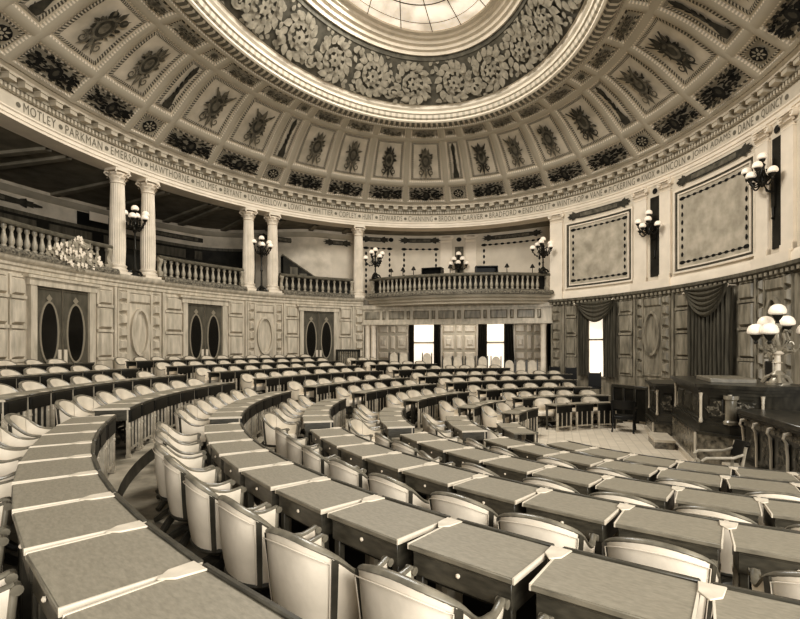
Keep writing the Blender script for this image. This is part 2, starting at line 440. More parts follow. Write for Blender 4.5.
DOTS = [18, 60.4, 106.4, 146, 192.7, 220.5, 245, 285, 309.4, 335.8, 359.5, 376.5, 405.3, 435.7, 459.5, 486.3, 519.6, 553.7, 587, 605.8, 638.5, 658.3, 689, 734.7, 757.7, 787]
NAMES = 'MOTLEY PARKMAN EMERSON HAWTHORNE HOLMES BRYANT LONGFELLOW LOWELL WHITTIER COPLEY HUNT EDWARDS CHANNING BROOKS CARVER BRADFORD ENDICOTT WINTHROP VANE PICKERING KNOX LINCOLN JOHN_ADAMS DANE QUINCY'.split()
def name_mesh(txt, ta, tb):
    cu = bpy.data.curves.new('frieze_name', 'FONT'); cu.body = txt.replace('_', ' '); cu.size = 1; cu.space_character = 1.12; cu.resolution_u = 3
    ob = bpy.data.objects.new('frieze_name', cu); C.objects.link(ob)
    dg = bpy.context.evaluated_depsgraph_get(); me = bpy.data.meshes.new_from_object(ob.evaluated_get(dg))
    bpy.data.objects.remove(ob); bpy.data.curves.remove(cu)
    xs = [v.co.x for v in me.vertices]; ys = [v.co.y for v in me.vertices]
    x0, x1, y0, y1 = min(xs), max(xs), min(ys), max(ys)
    gap = .16/speed((ta+tb)/2)
    for v in me.vertices:
        t = (ta-gap)+(tb-ta+2*gap)*(v.co.x-x0)/(x1-x0)
        v.co = EP(t, .012, 8.95+.27*(v.co.y-y0)/(y1-y0))
    me.materials.clear(); me.materials.append(M['letter']); return me
ts = [TT(p) for p in DOTS]
for i, nme in enumerate(NAMES): link('frieze_name', name_mesh(nme, ts[i], ts[i+1]), frieze)
for t in ts:
    mb = MB(); s = speed(t); bq = mb.add([EP(t+.075*math.cos(k*math.pi/4)/s, .014, 9.08+.075*math.sin(k*math.pi/4)) for k in range(8)]); mb.face([bq+k for k in range(8)])
    mb.obj('frieze_dot', M['letter'], frieze, smooth=0)

# ------------------------------------------------------------------ coved ceiling
PROF = [(.42,9.80),(.66,9.98),(.9,10.16),(1.34,10.46),(1.85,10.86),(2.35,11.24),(2.85,11.53),(3.36,11.78),(3.9,11.9),(4.3,11.96),(4.62,11.98)]
QL = [0]
for i in range(1, len(PROF)): QL.append(QL[-1]+math.dist(PROF[i], PROF[i-1]))
def prof(q):
    q = max(0, min(QL[-1]-1e-4, q))
    for i in range(1, len(QL)):
        if q <= QL[i]:
            k = (q-QL[i-1])/(QL[i]-QL[i-1]); a, b = PROF[i-1], PROF[i]
            L = QL[i]-QL[i-1]; return a[0]+(b[0]-a[0])*k, a[1]+(b[1]-a[1])*k, (b[1]-a[1])/L, (b[0]-a[0])/L
def D(t, q, lift=0):
    o, z, dz, do = prof(q); return EP(t, o+lift*dz, z-lift*do)
def q_of(o):
    for i in range(1, len(PROF)):
        if o <= PROF[i][0]: k = (o-PROF[i-1][0])/(PROF[i][0]-PROF[i-1][0]); return QL[i-1]+k*(QL[i]-QL[i-1])
QD, QE, QT = q_of(1.32), q_of(3.36), q_of(4.10)
mb = MB(); mb.grid([[D(t, QL[-1]*j/24) for j in range(25)] for t in arange(0, 360, 2)[:-1]], cu=True)
ceiling = struct(mb.obj('ceiling', M['dome'], smooth=60))
def pspeed(t, q): o = prof(q)[0]; return speed(t, o)
def mer_rib(t, q0, q1, w, h=.09):
    mb = MB(); rows = []; qs = arange(q0, q1, .12); cs = [(-.5,0),(-.5,.6),(-.3,1),(.3,1),(.5,.6),(.5,0)]
    for q in qs: s = pspeed(t, q); rows.append([D(t+w*x/s, q, h*y) for x, y in cs])
    us = [-1,-1,-.5,.5,1,1]
    mb.grid(rows, uvf=lambda i, j: (qs[i], us[j])); mb.obj('ceiling_rib', M['dome_rib'], ceiling)
def ring_rib(q, w, h=.09, t0=-38, t1=232):
    mb = MB(); rows = []; tsr = arange(t0, t1, 1.5); cs = [(-.5,0),(-.5,.6),(-.3,1),(.3,1),(.5,.6),(.5,0)]; us = [-1,-1,-.5,.5,1,1]; L = 0; Ls = []
    for t in tsr: rows.append([D(t, q+w*x, h*y) for x, y in cs]); Ls.append(L); L += pspeed(t, q)*1.5
    mb.grid(rows, uvf=lambda i, j: (Ls[i], us[j])); mb.obj('ceiling_rib', M['dome_rib'], ceiling)
ring_rib(.07, .14); ring_rib(QD, .34); ring_rib(QE, .32); ring_rib(QT, .16)
mb = MB(); tsr = arange(-38, 232, 1.5); Ls = [0]
for t in tsr: Ls.append(Ls[-1]+pspeed(t, QT)*1.5)
rowsr = [[D(t, QT+.12, .02), D(t, QT+.2, .1), D(t, QT+.42, .1), D(t, QL[-1]-.02, .02)] for t in tsr]
mb.grid(rowsr, uvf=lambda i, j: (Ls[i], j-1)); mb.obj('guilloche_band', M['ringbead'], ceiling)
BAYS = [('p',-31),('p',-20.5),('T',-11),('p',-3.5),('p',7),('T',15.6),('p',24.3),('p',35.3),('T',43.7),('p',53.8),('p',65.1),('p',76.5),('p',87.7),('T',96.8),('p',106.9),('p',118.9),('p',130.3),('p',141.7),('T',149.9),('p',158.6),('p',169.8),('T',178.5),('p',186.2),('p',195.8),('T',204.3),('p',213),('p',223.5)]
EDGE = [BAYS[0][1]-5]
for (a, ta), (b, tb) in zip(BAYS, BAYS[1:]):
    k = .5 if a == b else (.36 if a == 'T' else .64); EDGE.append(ta+(tb-ta)*k)
EDGE.append(BAYS[-1][1]+5)
for t in EDGE: mer_rib(t, 0, QT+.05, .30)

# painted emblems: flat leaves, discs and scrolls laid on the curved panels
def leaf_pts(x, y, a, L, w):
    c, s = math.cos(a), math.sin(a)
    return [(x+c*u*L-s*v*w, y+s*u*L+c*v*w) for u, v in ((0,-.15),(.25,-.5),(.6,-.45),(1,0),(.6,.45),(.25,.5),(0,.15))]
def disc_pts(x, y, rx, ry, n=14): return [(x+rx*math.cos(2*math.pi*k/n), y+ry*math.sin(2*math.pi*k/n)) for k in range(n)]
def scroll_polys(x, y, r, turns, a0, w, sg=1):
    out = []; n = 14; prev = None
    for k in range(n+1):
        u = k/n; rr = r*(1-.78*u); a = a0+sg*turns*2*math.pi*u; ww = w*(1-.5*u)
        p = ((x+(rr+ww)*math.cos(a), y+(rr+ww)*math.sin(a)), (x+(rr-ww)*math.cos(a), y+(rr-ww)*math.sin(a)))
        if prev: out.append([prev[0], p[0], p[1], prev[1]])
        prev = p
    return out
def emblem(kind, rg):
    """-> list of (material slot, polygon) in unit panel space"""
    P = []
    if kind == 'p':
        v = rg.randrange(4)
        for k in range(46):
            a = rg.uniform(0, 2*math.pi); r0 = rg.uniform(.2, .46)
            P.append((k % 3 == 0, leaf_pts(r0*.8*math.cos(a), .05+r0*math.sin(a), a+rg.uniform(-.6,.6), rg.uniform(.12, .26), rg.uniform(.06,.12))))
        P.append((0, disc_pts(0, .05, .33, .4))); P.append((1, disc_pts(0, .05, .25, .31))); P.append((0, disc_pts(0, .05, .15, .2)))
        for sg in (-1, 1):
            for q in scroll_polys(sg*.32, -.48, .17, 1.3, math.pi/2, .035, sg): P.append((0, q))
            P.append((0, leaf_pts(sg*.1, -.4, R(-90+sg*35), .42, .1))); P.append((0, leaf_pts(sg*.12, .35, R(90-sg*(18+10*v)), .42, .12)))
            if v in (1, 3): P.append((0, [(sg*.05,.2),(sg*.5,.72),(sg*.56,.68),(sg*.12,.16)]))
            if v == 2: P.append((1, disc_pts(sg*.26, .5, .14, .13)))
        P.append((0, leaf_pts(0, .4, math.pi/2, .42, .2))); P.append((0, leaf_pts(0, -.35, -math.pi/2, .45, .16)))
    elif kind == 'T':
        P.append((0, [(-.24,-.9),(.24,-.9),(.3,-.8),(.1,-.55),(.1,.45),(.2,.6),(.12,.85),(0,.95),(-.12,.85),(-.2,.6),(-.1,.45),(-.1,-.55),(-.3,-.8)]))
        for k in range(10): y = -.6+k*.12; P.append((k % 2, leaf_pts(0, y, R(90-40*(-1)**k), .26, .16)))
        for sg in (-1, 1): P.append((0, leaf_pts(0, -.85, R(90+sg*60), .42, .12))); P.append((0, leaf_pts(0, .55, R(90+sg*45), .34, .14)))
    elif kind == 'w':
        for k in range(110):
            x = rg.uniform(-1.05, 1.05); y = rg.uniform(-1.05, 1.05)*(1-.25*abs(x)); a = math.atan2(y, x)+rg.uniform(-1, 1)
            P.append((k % 4 == 0, leaf_pts(x*.85, y*.75, a, rg.uniform(.1,.3), rg.uniform(.1,.26))))
        P.append((0, disc_pts(0, 0, .22, .62))); P.append((1, disc_pts(0, .05, .1, .32)))
        for sg in (-1, 1):
            for q in scroll_polys(sg*.55, 0, .3, 1.2, 0, .08, sg): P.append((0, q))
    elif kind == 's':
        for k in range(8): a = k*math.pi/4; P.append((k % 2, leaf_pts(.15*math.cos(a), .15*math.sin(a), a, .55, .36)))
        P.append((0, disc_pts(0, 0, .62, .62))); P.append((1, disc_pts(0, 0, .14, .14)))
        for k in range(7): a = k*2*math.pi/7; P.append((1, leaf_pts(.2*math.cos(a), .2*math.sin(a), a, .34, .16)))
    return P
def put_emblem(kind, t, q, hw, hq, mats, name, seed, lift=.05):
    rg = random.Random(seed); mb = MB(); s = pspeed(t, q)
    for k, (slot, poly) in enumerate(emblem(kind, rg)):
        mb.cur = int(slot); l = lift+.0012*k
        b = mb.add([D(t-x*hw/s, q+y*hq, l) for x, y in poly]); n_ = len(poly)
        if n_ < 10: mb.face(range(b, b+n_))
        else:
            cx_ = sum(p[0] for p in poly)/n_; cy_ = sum(p[1] for p in poly)/n_; c_ = mb.add([D(t-cx_*hw/s, q+cy_*hq, l)])
            for i_ in range(n_): mb.face((c_, b+i_, b+(i_+1) % n_))
    mb.obj(name, mats, ceiling, smooth=0, recalc=False)
def coffer(t0, t1, q0, q1, ins, m, w=.05, fillm=None):
    mb = MB(); s = pspeed((t0+t1)/2, (q0+q1)/2); n = 6
    def edge(i): return ins+i
    def loop(d, lift):
        a, b = t0+d/s, t1-d/s; P = []
        for k in range(n+1): P.append(D(a+(b-a)*k/n, q0+d, lift))
        for k in range(1, n+1): P.append(D(b, q0+d+(q1-q0-2*d)*k/n, lift))
        for k in range(1, n+1): P.append(D(b+(a-b)*k/n, q1-d, lift))
        for k in range(1, n): P.append(D(a, q1-d+(q0-q1+2*d)*k/n, lift))
        return P
    l1, l2, l3 = loop(ins, .012), loop(ins+w, .03), loop(ins+2*w, .012)
    mb.grid([l1, l2, l3], cv=True, uvf=lambda i, j: (j*(q1-q0)/6, 0)); mb.obj('coffer_moulding', m, ceiling)
    if fillm:
        mf = MB(); a, b = t0+(ins+w)/s, t1-(ins+w)/s
        mf.grid([[D(a+(b-a)*k/4, q0+ins+w+(q1-q0-2*ins-2*w)*j/3, .015) for j in range(4)] for k in range(5)]); mf.obj('coffer_ground', fillm, ceiling)
M['coffer_bead'] = bead('coffer_pearl_moulding', 78, 186, .11, .45)
for i, (kd, tc) in enumerate(BAYS):
    a, b = EDGE[i], EDGE[i+1]; tm = (a+b)/2
    qm = (QD+QE)/2
    hw = abs(b-a)*pspeed(tm, qm)/2-.15
    coffer(a+.15/pspeed(tm,qm), b-.15/pspeed(tm,qm), QD+.17, QE-.16, .06, M['coffer_bead'])
    if kd == 'p': put_emblem('p', tm, qm, min(hw, 1.15)*1.0, 1.08, [M['emblem2'], M['emblem']] if i % 3 else [M['emblem'], M['emblem2']], 'painted_trophy', i*13+1)
    else: put_emblem('T', tm, qm, hw*1.35, 1.02, [M['emblem'], M['emblem3']], 'painted_torch', i*13+1)
    ql = (QD-.17+.14)/2; hl = (QD-.17-.14)/2; s = pspeed(tm, ql); hwl = abs(b-a)*s/2-.15
    coffer(a+.15/s, b-.15/s, .14, QD-.17, .05, M['coffer_bead'], .04, M['lowcoffer'])
    put_emblem('w' if kd == 'p' else 's', tm, ql, hwl*.92 if kd == 'p' else min(hwl, hl)*1.0, hl*.92, [M['emblem3'], M['emblem'] if kd == 'p' else M['lowcoffer']], 'painted_garland' if kd == 'p' else 'painted_rosette', i*13+2)
    qu = (QE+.16+QT-.08)/2; hu = (QT-.08-QE-.16)/2; s = pspeed(tm, qu); hwu = abs(b-a)*s/2-.15
    coffer(a+.15/s, b-.15/s, QE+.16, QT-.08, .03, M['coffer_bead'], .035, M['lowcoffer'])
    put_emblem('w' if kd == 'p' else 's', tm, qu, hwu*.75 if kd == 'p' else min(hwu, hu)*.8, hu*.7, [M['emblem2'], M['emblem']], 'painted_garland' if kd == 'p' else 'painted_rosette', i*13+3)
# rings round the skylight
mb = MB(); sweep(mb, [(4.60,12.02),(4.60,11.90),(4.66,11.86),(4.72,11.90),(4.72,11.96)], 0, 360, 2, True); mb.obj('trim_oculus', M['ring_white'], ceiling)
mb = MB(); sweep(mb, [(4.72,11.96),(4.80,12.0),(4.84,12.12)], 0, 360, 2, True); mb.obj('egg_and_dart', M['eggdart'], ceiling)
mb = MB(); sweep(mb, [(4.84,12.12),(4.90,12.14),(4.90,12.24),(4.98,12.30),(5.0,12.40),(5.05,12.42)], 0, 360, 2, True); mb.obj('trim_oculus', M['ring_white'], ceiling)
G0, G1 = (5.05,12.42), (6.28,13.52)
def SC(t, y, lift=0):   # y -1..1 across the scroll band
    k = (y+1)/2; o = G0[0]+(G1[0]-G0[0])*k; z = G0[1]+(G1[1]-G0[1])*k; return EP(t, o+lift*.67, z-lift*.75)
mb = MB(); mb.grid([[SC(t, -1), SC(t, 0), SC(t, 1)] for t in arange(0, 360, 2)[:-1]], cu=True); sband = mb.obj('scroll_band', M['scroll_ground'], ceiling)
NS = 26
tcur = -20.0; k = 0
while tcur < 215:
    s = speed(tcur, 5.65); sg = 1 if k % 2 else -1; hw = .80; mb = MB(); rg = random.Random(k); P = []
    for j in range(26): P.append(leaf_pts(rg.uniform(-1.0,1.0), rg.choice((-1,1))*rg.uniform(.45,.95), rg.uniform(0,6.28), rg.uniform(.2,.36), .2))
    P += scroll_polys(0, 0, .74, 1.6, -math.pi/2*sg, .13, sg)
    for j in range(14):
        a = j*math.pi/7; P.append(leaf_pts(.66*math.cos(a), .66*math.sin(a), a+sg*1.0, .46, .30))
    for j in range(9):
        a = j*math.pi/4.5; P.append(leaf_pts(.34*math.cos(a), .34*math.sin(a), a+sg*.9, .26, .16))
    P += scroll_polys(sg*.95, -.5, .3, 1.1, 0, .07, -sg)
    for j in range(7):
        a = j*2*math.pi/7; P.append(leaf_pts(.06*math.cos(a), .06*math.sin(a), a, .26, .16))
    for j in range(6): P.append(leaf_pts(rg.uniform(.6,1.0)*rg.choice((-1,1)), rg.uniform(-.85,.85), rg.uniform(0,6.3), .28, .18))
    for j, q in enumerate(P):
        b = mb.add([SC(tcur-x*hw/s, max(-.97, min(.97, y)), .03+.0015*j) for x, y in q]); mb.face(range(b, b+len(q)))
    mb.obj('acanthus_scroll', M['scroll'], sband, smooth=0, recalc=False)
    tcur += 1.62/s; k += 1
mb = MB(); sweep(mb, [(6.28,13.52),(6.30,13.50),(6.34,13.80)], 0, 360, 2, True); mb.obj('oculus_reveal', M['dome_dark'], ceiling)
mb = MB(); sweep(mb, [(6.34,13.66),(6.42,13.64),(6.46,13.74),(6.58,13.76),(6.6,13.86),(6.74,13.88),(6.77,13.97),(6.9,13.99),(6.93,14.06),(7.08,14.08),(7.1,14.16)], 0, 360, 2, True); mb.obj('oculus_moulding', M['ring'], ceiling)
mb = MB(); pts = [EP(t, 7.05, 14.14) for t in range(0, 360, 4)]; cpt = mb.add([(CX, CY, 14.3)]); b = mb.add(pts)
for i in range(len(pts)): mb.face((cpt, b+i, b+(i+1) % len(pts)))
sky = struct(mb.obj('window_skylight', M['skyglass'], smooth=0))
mb = MB()
def lead(t0, k0, t1, k1, r=.014):
    A = lambda t, k: (CX+(E(t,7.05)[0]-CX)*k, CY+(E(t,7.05)[1]-CY)*k, 14.11+.16*(1-k)); mb.tube([A(t0+(t1-t0)*i/6, k0+(k1-k0)*i/6) for i in range(7)], r, 4)
for t in range(0, 360, 20): lead(t, .18, t, 1)
for k in (.3, .52, .72, .9):
    for t in range(0, 360, 20): lead(t, k, t+20, k, .011 if k != .72 else .02)
mb.obj('leading', M['dome_dark'], sky)
# ------------------------------------------------------------------ upper right wall
mb = MB(); sweep(mb, [(-.02, 4.6), (-.02, 8.66)], TR0, TR1, 1.5); upw = struct(mb.obj('wall_upper_right', M['plaster']))
mb = MB(); sweep(mb, [(-.02,4.66),(.1,4.66),(.1,4.9),(.07,4.94),(.04,5.0),(-.02,5.0)], TR0, TR1, 1.5)
for a, b in ((549.5,564),(633.5,672.5),(756,795)): slab(mb, TT(a), TT(b), 4.66, 4.98, 0, .16)
mb.obj('plinth_course', M['white'], upw)
def capital_flat(mb, t0, t1, z0, z1, o):
    s = speed((t0+t1)/2); w = abs(t1-t0)
    for k in range(3):
        tc = min(t0, t1)+w*(k+.5)/3
        for lvl in (0, 1):
            zb = z0+.03+lvl*(z1-z0)*.35
            rows = [[EP(tc+dx*w*.17, o+.02+dp, zb+dz) for dx in (-1,0,1)] for dz, dp in ((0,.0),(.1,.05),(.17,.1),(.14,.13))]
            mb.grid(rows)
    for sg in (0, 1):
        tc = (max(t0,t1) if sg else min(t0,t1)); 
        pts = [EP(tc+(.09/s)*math.cos(a), o+.12, z1-.1+.09*math.sin(a)) for a in [k*math.pi/5 for k in range(10)]]
        pts2 = [EP(tc+(.09/s)*math.cos(a), o-.02, z1-.1+.09*math.sin(a)) for a in [k*math.pi/5 for k in range(10)]]
        mb.grid([pts2, pts], cv=True); b = mb.add(pts); mb.face([b+k for k in range(10)])
    slab(mb, t0-.05/s*(1 if t0 < t1 else -1), t1+.05/s*(1 if t0 < t1 else -1), z1-.05, z1, o-.02, o+.15)
    slab(mb, t0, t1, z0, z0+.05, o-.02, o+.07)
def pilaster(parent, pxa, pxb, o=0, z0=4.95, m='plaster'):
    ta, tb = TT(pxa, o), TT(pxb, o); mb = MB(); slab(mb, ta, tb, z0, 8.2, o-.03, o+.07); slab(mb, ta, tb, z0, z0+.22, o-.03, o+.11)
    p = mb.obj('pilaster', M['white'] if m == 'plaster' else M[m], parent)
    mc = MB(); capital_flat(mc, ta, tb, 8.18, 8.62, o); mc.obj('pilaster_capital', M['white'], p)
for a, b in ((550.5,563),(634.5,647.5),(660.5,671.5),(757.5,770),(783.5,796)): pilaster(upw, a, b)
def dotted_border(mb, t0, t1, z0, z1, o, pitch=.26, r=.052):
    s = speed((t0+t1)/2, o); a, b = min(t0,t1), max(t0,t1)
    def dia(t, z, horiz, k=1.0):
        hx, hz = (r*1.9*k, r*k) if horiz else (r*k, r*1.9*k)
        q = mb.add([EP(t+hx*x/s, o+.012, z+hz*y) for x, y in ((1,0),(.5,.8),(-.3,.9),(-1,.25),(-1,-.25),(-.3,-.9),(.5,-.8))]); mb.face(range(q, q+7))
    n = max(2, int((b-a)*s/pitch)); m_ = max(2, int((z1-z0)/pitch))
    for i in range(1, n):
        for z in (z0, z1): dia(a+(b-a)*i/n, z, True)
    for j in range(1, m_):
        for t in (a, b): dia(t, z0+(z1-z0)*j/m_, False)
    for t in (a, b):
        for z in (z0, z1): dia(t, z, True, 1.4)
    slab(mb, a, b, z1-.008, z1+.008, o, o+.009); slab(mb, a, b, z0-.008, z0+.008, o, o+.009)
def cartouche(parent, t0, t1, zc, h, o, m='emblem'):
    a, b = min(t0,t1), max(t0,t1); mb = MB(); L = b-a
    n = 24; up, dn = [], []
    for i in range(n+1):
        u = i/n; e = min(u, 1-u)*2
        hh = h*(.5+.5*min(1, e*2.5)) if e > .16 else h*(.25+.6*abs(math.sin(e*30)))
        up.append(EP(a+L*u, o+.02, zc+hh/2)); dn.append(EP(a+L*u, o+.02, zc-hh/2))
    mb.grid([up, dn]); mb.cur = 1
    mb.grid([[EP(a+L*(.2+.6*i/8), o+.03, zc+sg*h*.30) for i in range(9)] for sg in (1, -1)])
    mb.cur = 0
    for e0, sg in ((a, 1), (b, -1)):
        s = speed(a)
        for k in range(5):
            q = leaf_pts(0, 0, R(-70+35*k), .42, .2); i0 = mb.add([EP(e0+sg*L*.12-sg*x/s, o+.032, zc+y*.55*h/.28) for x, y in q]); mb.face(range(i0, i0+7))
    mb.obj('painted_cartouche', [M[m], M['plaster_dim'] if m == 'emblem2' else M['emblem2']], parent, recalc=False)
def fabric_panel(pxa, pxb):
    ta, tb = TT(pxa), TT(pxb); s = speed(tb); mb = MB()
    frame(mb, ta, tb, 5.1, 8.1, .07, -.02, .05); frame(mb, ta-.2/s, tb+.2/s, 5.25, 7.95, .05, -.02, .035)
    f = mb.obj('panel_moulding', M['white'], upw)
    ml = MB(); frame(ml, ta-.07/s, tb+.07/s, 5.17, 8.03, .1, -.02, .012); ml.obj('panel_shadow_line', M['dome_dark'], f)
    mp = MB(); a, b = tb+.26/s, ta-.26/s
    sweep(mp, [(.0, 5.31), (.0, 7.89)], a, b, 1.5); fp = mp.obj('fabric_panel', M['paper'], f)
    md = MB(); dotted_border(md, a+.14/s, b-.14/s, 5.46, 7.74, .003); md.obj('stencilled_border', M['emblem3'], fp)
    cartouche(upw, ta-.15/s, tb+.15/s, 8.36, .27, 0)
fabric_panel(565.5, 633.3); fabric_panel(674, 756.5)
for a, b in ((650.5,659.5),(772.5,781.5)):
    ta, tb = TT(a), TT(b); mb = MB(); slab(mb, ta, tb, 5.15, 8.18, -.02, .01); mb.obj('dark_niche', M['gal_dark'], upw)
    s = speed(ta); tc = (ta+tb)/2; mb = MB(); q = mb.add([EP(tc+.11*math.cos(k*math.pi/6)/s, .01, 8.4+.11*math.sin(k*math.pi/6)) for k in range(12)]); mb.face(range(q, q+12)); mb.obj('painted_rosette', M['emblem3'], upw)

# ------------------------------------------------------------------ gallery behind the columns
def sst(x): x = max(0, min(1, x)); return x*x*(3-2*x)
def go(t): return -1.9-3.3*sst((t-134)/22)
def gsweep(mb, zs, t0, t1, do=0):
    mb.grid([[EP(t, go(t)+do, z) for z in zs] for t in arange(t0, t1, 1.5)])
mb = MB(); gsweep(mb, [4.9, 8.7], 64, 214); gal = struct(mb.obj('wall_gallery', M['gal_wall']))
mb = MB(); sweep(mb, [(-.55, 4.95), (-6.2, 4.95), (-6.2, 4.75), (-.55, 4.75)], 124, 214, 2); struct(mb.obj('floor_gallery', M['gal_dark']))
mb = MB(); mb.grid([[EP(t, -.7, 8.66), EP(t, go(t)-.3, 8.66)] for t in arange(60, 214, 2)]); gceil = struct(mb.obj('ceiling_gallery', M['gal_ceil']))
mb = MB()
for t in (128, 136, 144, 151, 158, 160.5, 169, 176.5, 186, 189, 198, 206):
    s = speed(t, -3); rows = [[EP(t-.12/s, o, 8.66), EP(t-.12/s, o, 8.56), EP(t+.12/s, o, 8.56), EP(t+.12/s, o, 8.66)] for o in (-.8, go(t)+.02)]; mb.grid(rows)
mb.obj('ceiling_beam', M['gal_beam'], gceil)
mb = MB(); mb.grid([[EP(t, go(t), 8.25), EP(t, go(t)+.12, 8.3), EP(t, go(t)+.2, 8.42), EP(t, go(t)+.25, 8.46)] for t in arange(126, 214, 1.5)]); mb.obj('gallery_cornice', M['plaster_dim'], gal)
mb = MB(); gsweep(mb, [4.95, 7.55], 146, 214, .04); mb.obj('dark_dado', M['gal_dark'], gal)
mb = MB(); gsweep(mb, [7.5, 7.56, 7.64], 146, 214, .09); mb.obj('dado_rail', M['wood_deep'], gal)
mb = MB()
for k in range(9):
    t = 150+k*7.2; slab(mb, t, t+5.6, 6.75, 7.4, -5.16, -5.1)
mb.obj('dado_panel', M['wood_deep'], gal)
for a, b in ((127.5,131.5),(133.5,147),(151,171),(178,200)): cartouche(gal, a, b, 8.05 if a < 150 else 7.98, .24, go((a+b)/2)+.05, 'emblem')
# dark sheet over the wall and white notice in the gallery
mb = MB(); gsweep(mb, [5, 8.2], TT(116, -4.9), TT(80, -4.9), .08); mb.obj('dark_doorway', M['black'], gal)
ta, tb = TT(108.5, -4.2), TT(90, -4.2); mb = MB()
def zat(px, py, o): x, y = E(TT(px, o), o); return EYE+(HZY-py)*y/FPX
slab(mb, ta, tb, zat(99, 222, -4.2), zat(99, 213.5, -4.2), -4.25, -4.2)
tag(mb.obj('notice_board', M['sign']), 'long blank white board high in the dark left gallery', 'sign')
# raked seats and a side stair
for i, (o, z) in enumerate(((-1.5, 5.35), (-2.5, 5.8), (-3.5, 6.25))):
    for a, b in ((149.5, 173.5), (180.5, 214)):
        mb = MB(); slab(mb, a, b, z, z+.08, o-.4, o); slab(mb, a, b, 4.95, z, o-.38, o-.02); slab(mb, a, b, z, z+.5, o-.5, o-.42)
        tag(mb.obj('gallery_bench', M['gal_dark']), '%s dark raked gallery bench behind the %s bay of balusters' % (('front','middle','back')[i], 'second' if a < 160 else 'leftmost'), 'bench')
root = thing('gallery_stair', 'dark panelled stair sloping down behind the third gallery bay', 'stairs')
mb = MB(); ta, tb = TT(281, -1.7), TT(337, -1.7); n = 12
rows = []
for i in range(n+1):
    t = tb+(ta-tb)*i/n; z = 5.3+(7.0-5.3)*(i/n); rows.append([EP(t, -1.75, 4.95), EP(t, -1.75, z), EP(t, -1.35, z), EP(t, -1.35, 4.95)])
mb.grid(rows, cv=True); mb.obj('stringer', M['gal_dark'], root)
mb = MB(); mb.tube([(lambda q: (q[1][0]*.5+q[2][0]*.5, q[1][1]*.5+q[2][1]*.5, q[1][2]+.06))(r_) for r_ in rows], .07, 6); mb.obj('handrail', M['wood_deep'], root)
mb = MB()
for i in range(1, 11, 2):
    t = tb+(ta-tb)*i/n; z = 5.3+1.7*i/n; slab(mb, t, t+(ta-tb)/n*1.6, 5.4, z-.1, -1.35, -1.31)
mb.obj('panel', M['wood_deep'], root)

# ------------------------------------------------------------------ columns
def column_mesh():
    mb = MB(); mb.box(-.36,.36,-.36,.36,0,.12); base = mb
    ms = MB(); seg = 48; fl = lambda k: 1.0 if k % 2 else .93
    ms.lathe([(.27,.36),(.29,.9),(.285,1.6),(.262,2.5),(.242,3.18)], seg, flute=fl)
    mt = MB(); mt.lathe([(.34,.12),(.36,.16),(.36,.2),(.31,.24),(.31,.27),(.335,.3),(.335,.34),(.28,.37)], 32)
    mc = MB(); mc.lathe([(.245,3.17),(.27,3.19),(.27,3.22),(.235,3.24),(.24,3.4),(.30,3.54)], 24)
    for lvl, n, zb in ((0, 8, 3.22), (1, 8, 3.33)):
        for k in range(n):
            a = 2*math.pi*(k+.5*lvl)/n; w = .085
            rows = []
            for dr, dz in ((.0,0),(.03,.09),(.09,.16),(.12,.13)):
                r0 = .25+dr; rows.append([(r0*math.cos(a+x*w/r0*1.0), r0*math.sin(a+x*w/r0), zb+dz) for x in (-1,0,1)])
            mc.grid(rows)
    for k in range(4):
        a = math.pi/4+k*math.pi/2; c = Vector((.36*math.cos(a), .36*math.sin(a), 3.5))
        path = [c+Vector((math.cos(a)*.09*math.cos(q)*(1-q/9), math.sin(a)*.09*math.cos(q)*(1-q/9), .09*math.sin(q)*(1-q/9))) for q in [i*.6 for i in range(12)]]
        mc.tube(path, .032, 6)
    mc.prism([(.38*math.cos(a)*(1 if i % 2 else .8)*1.15, .38*math.sin(a)*(1 if i % 2 else .8)*1.15) for i, a in enumerate([k*math.pi/4 for k in range(8)])], 3.58, 3.67)
    return base.mesh('plinth', M['column']), mt.mesh('base', M['column']), ms.mesh('shaft', M['column'], smooth=0), mc.mesh('capital', M['white'])
cm = column_mesh()
CL = ['left fluted white column of the leftmost gallery pair', 'right fluted white column of the leftmost gallery pair', 'left fluted white column of the second gallery pair', 'right fluted white column of the second gallery pair', 'single fluted white column where left gallery meets the balcony']
COLT = [TT(px, -.3) for px in (117.5, 148, 248.5, 272.5, 358.5)]
for t, lb in zip(COLT, CL):
    r_ = thing('gallery_column', lb, 'column', EP(t, -.3, 4.95), math.atan2(*inward(t)[::-1]), 'fluted gallery columns')
    r_.scale = (.9, .9, 1)
    for nm, me in zip(('plinth', 'base', 'shaft', 'capital'), cm): link(nm, me, r_)
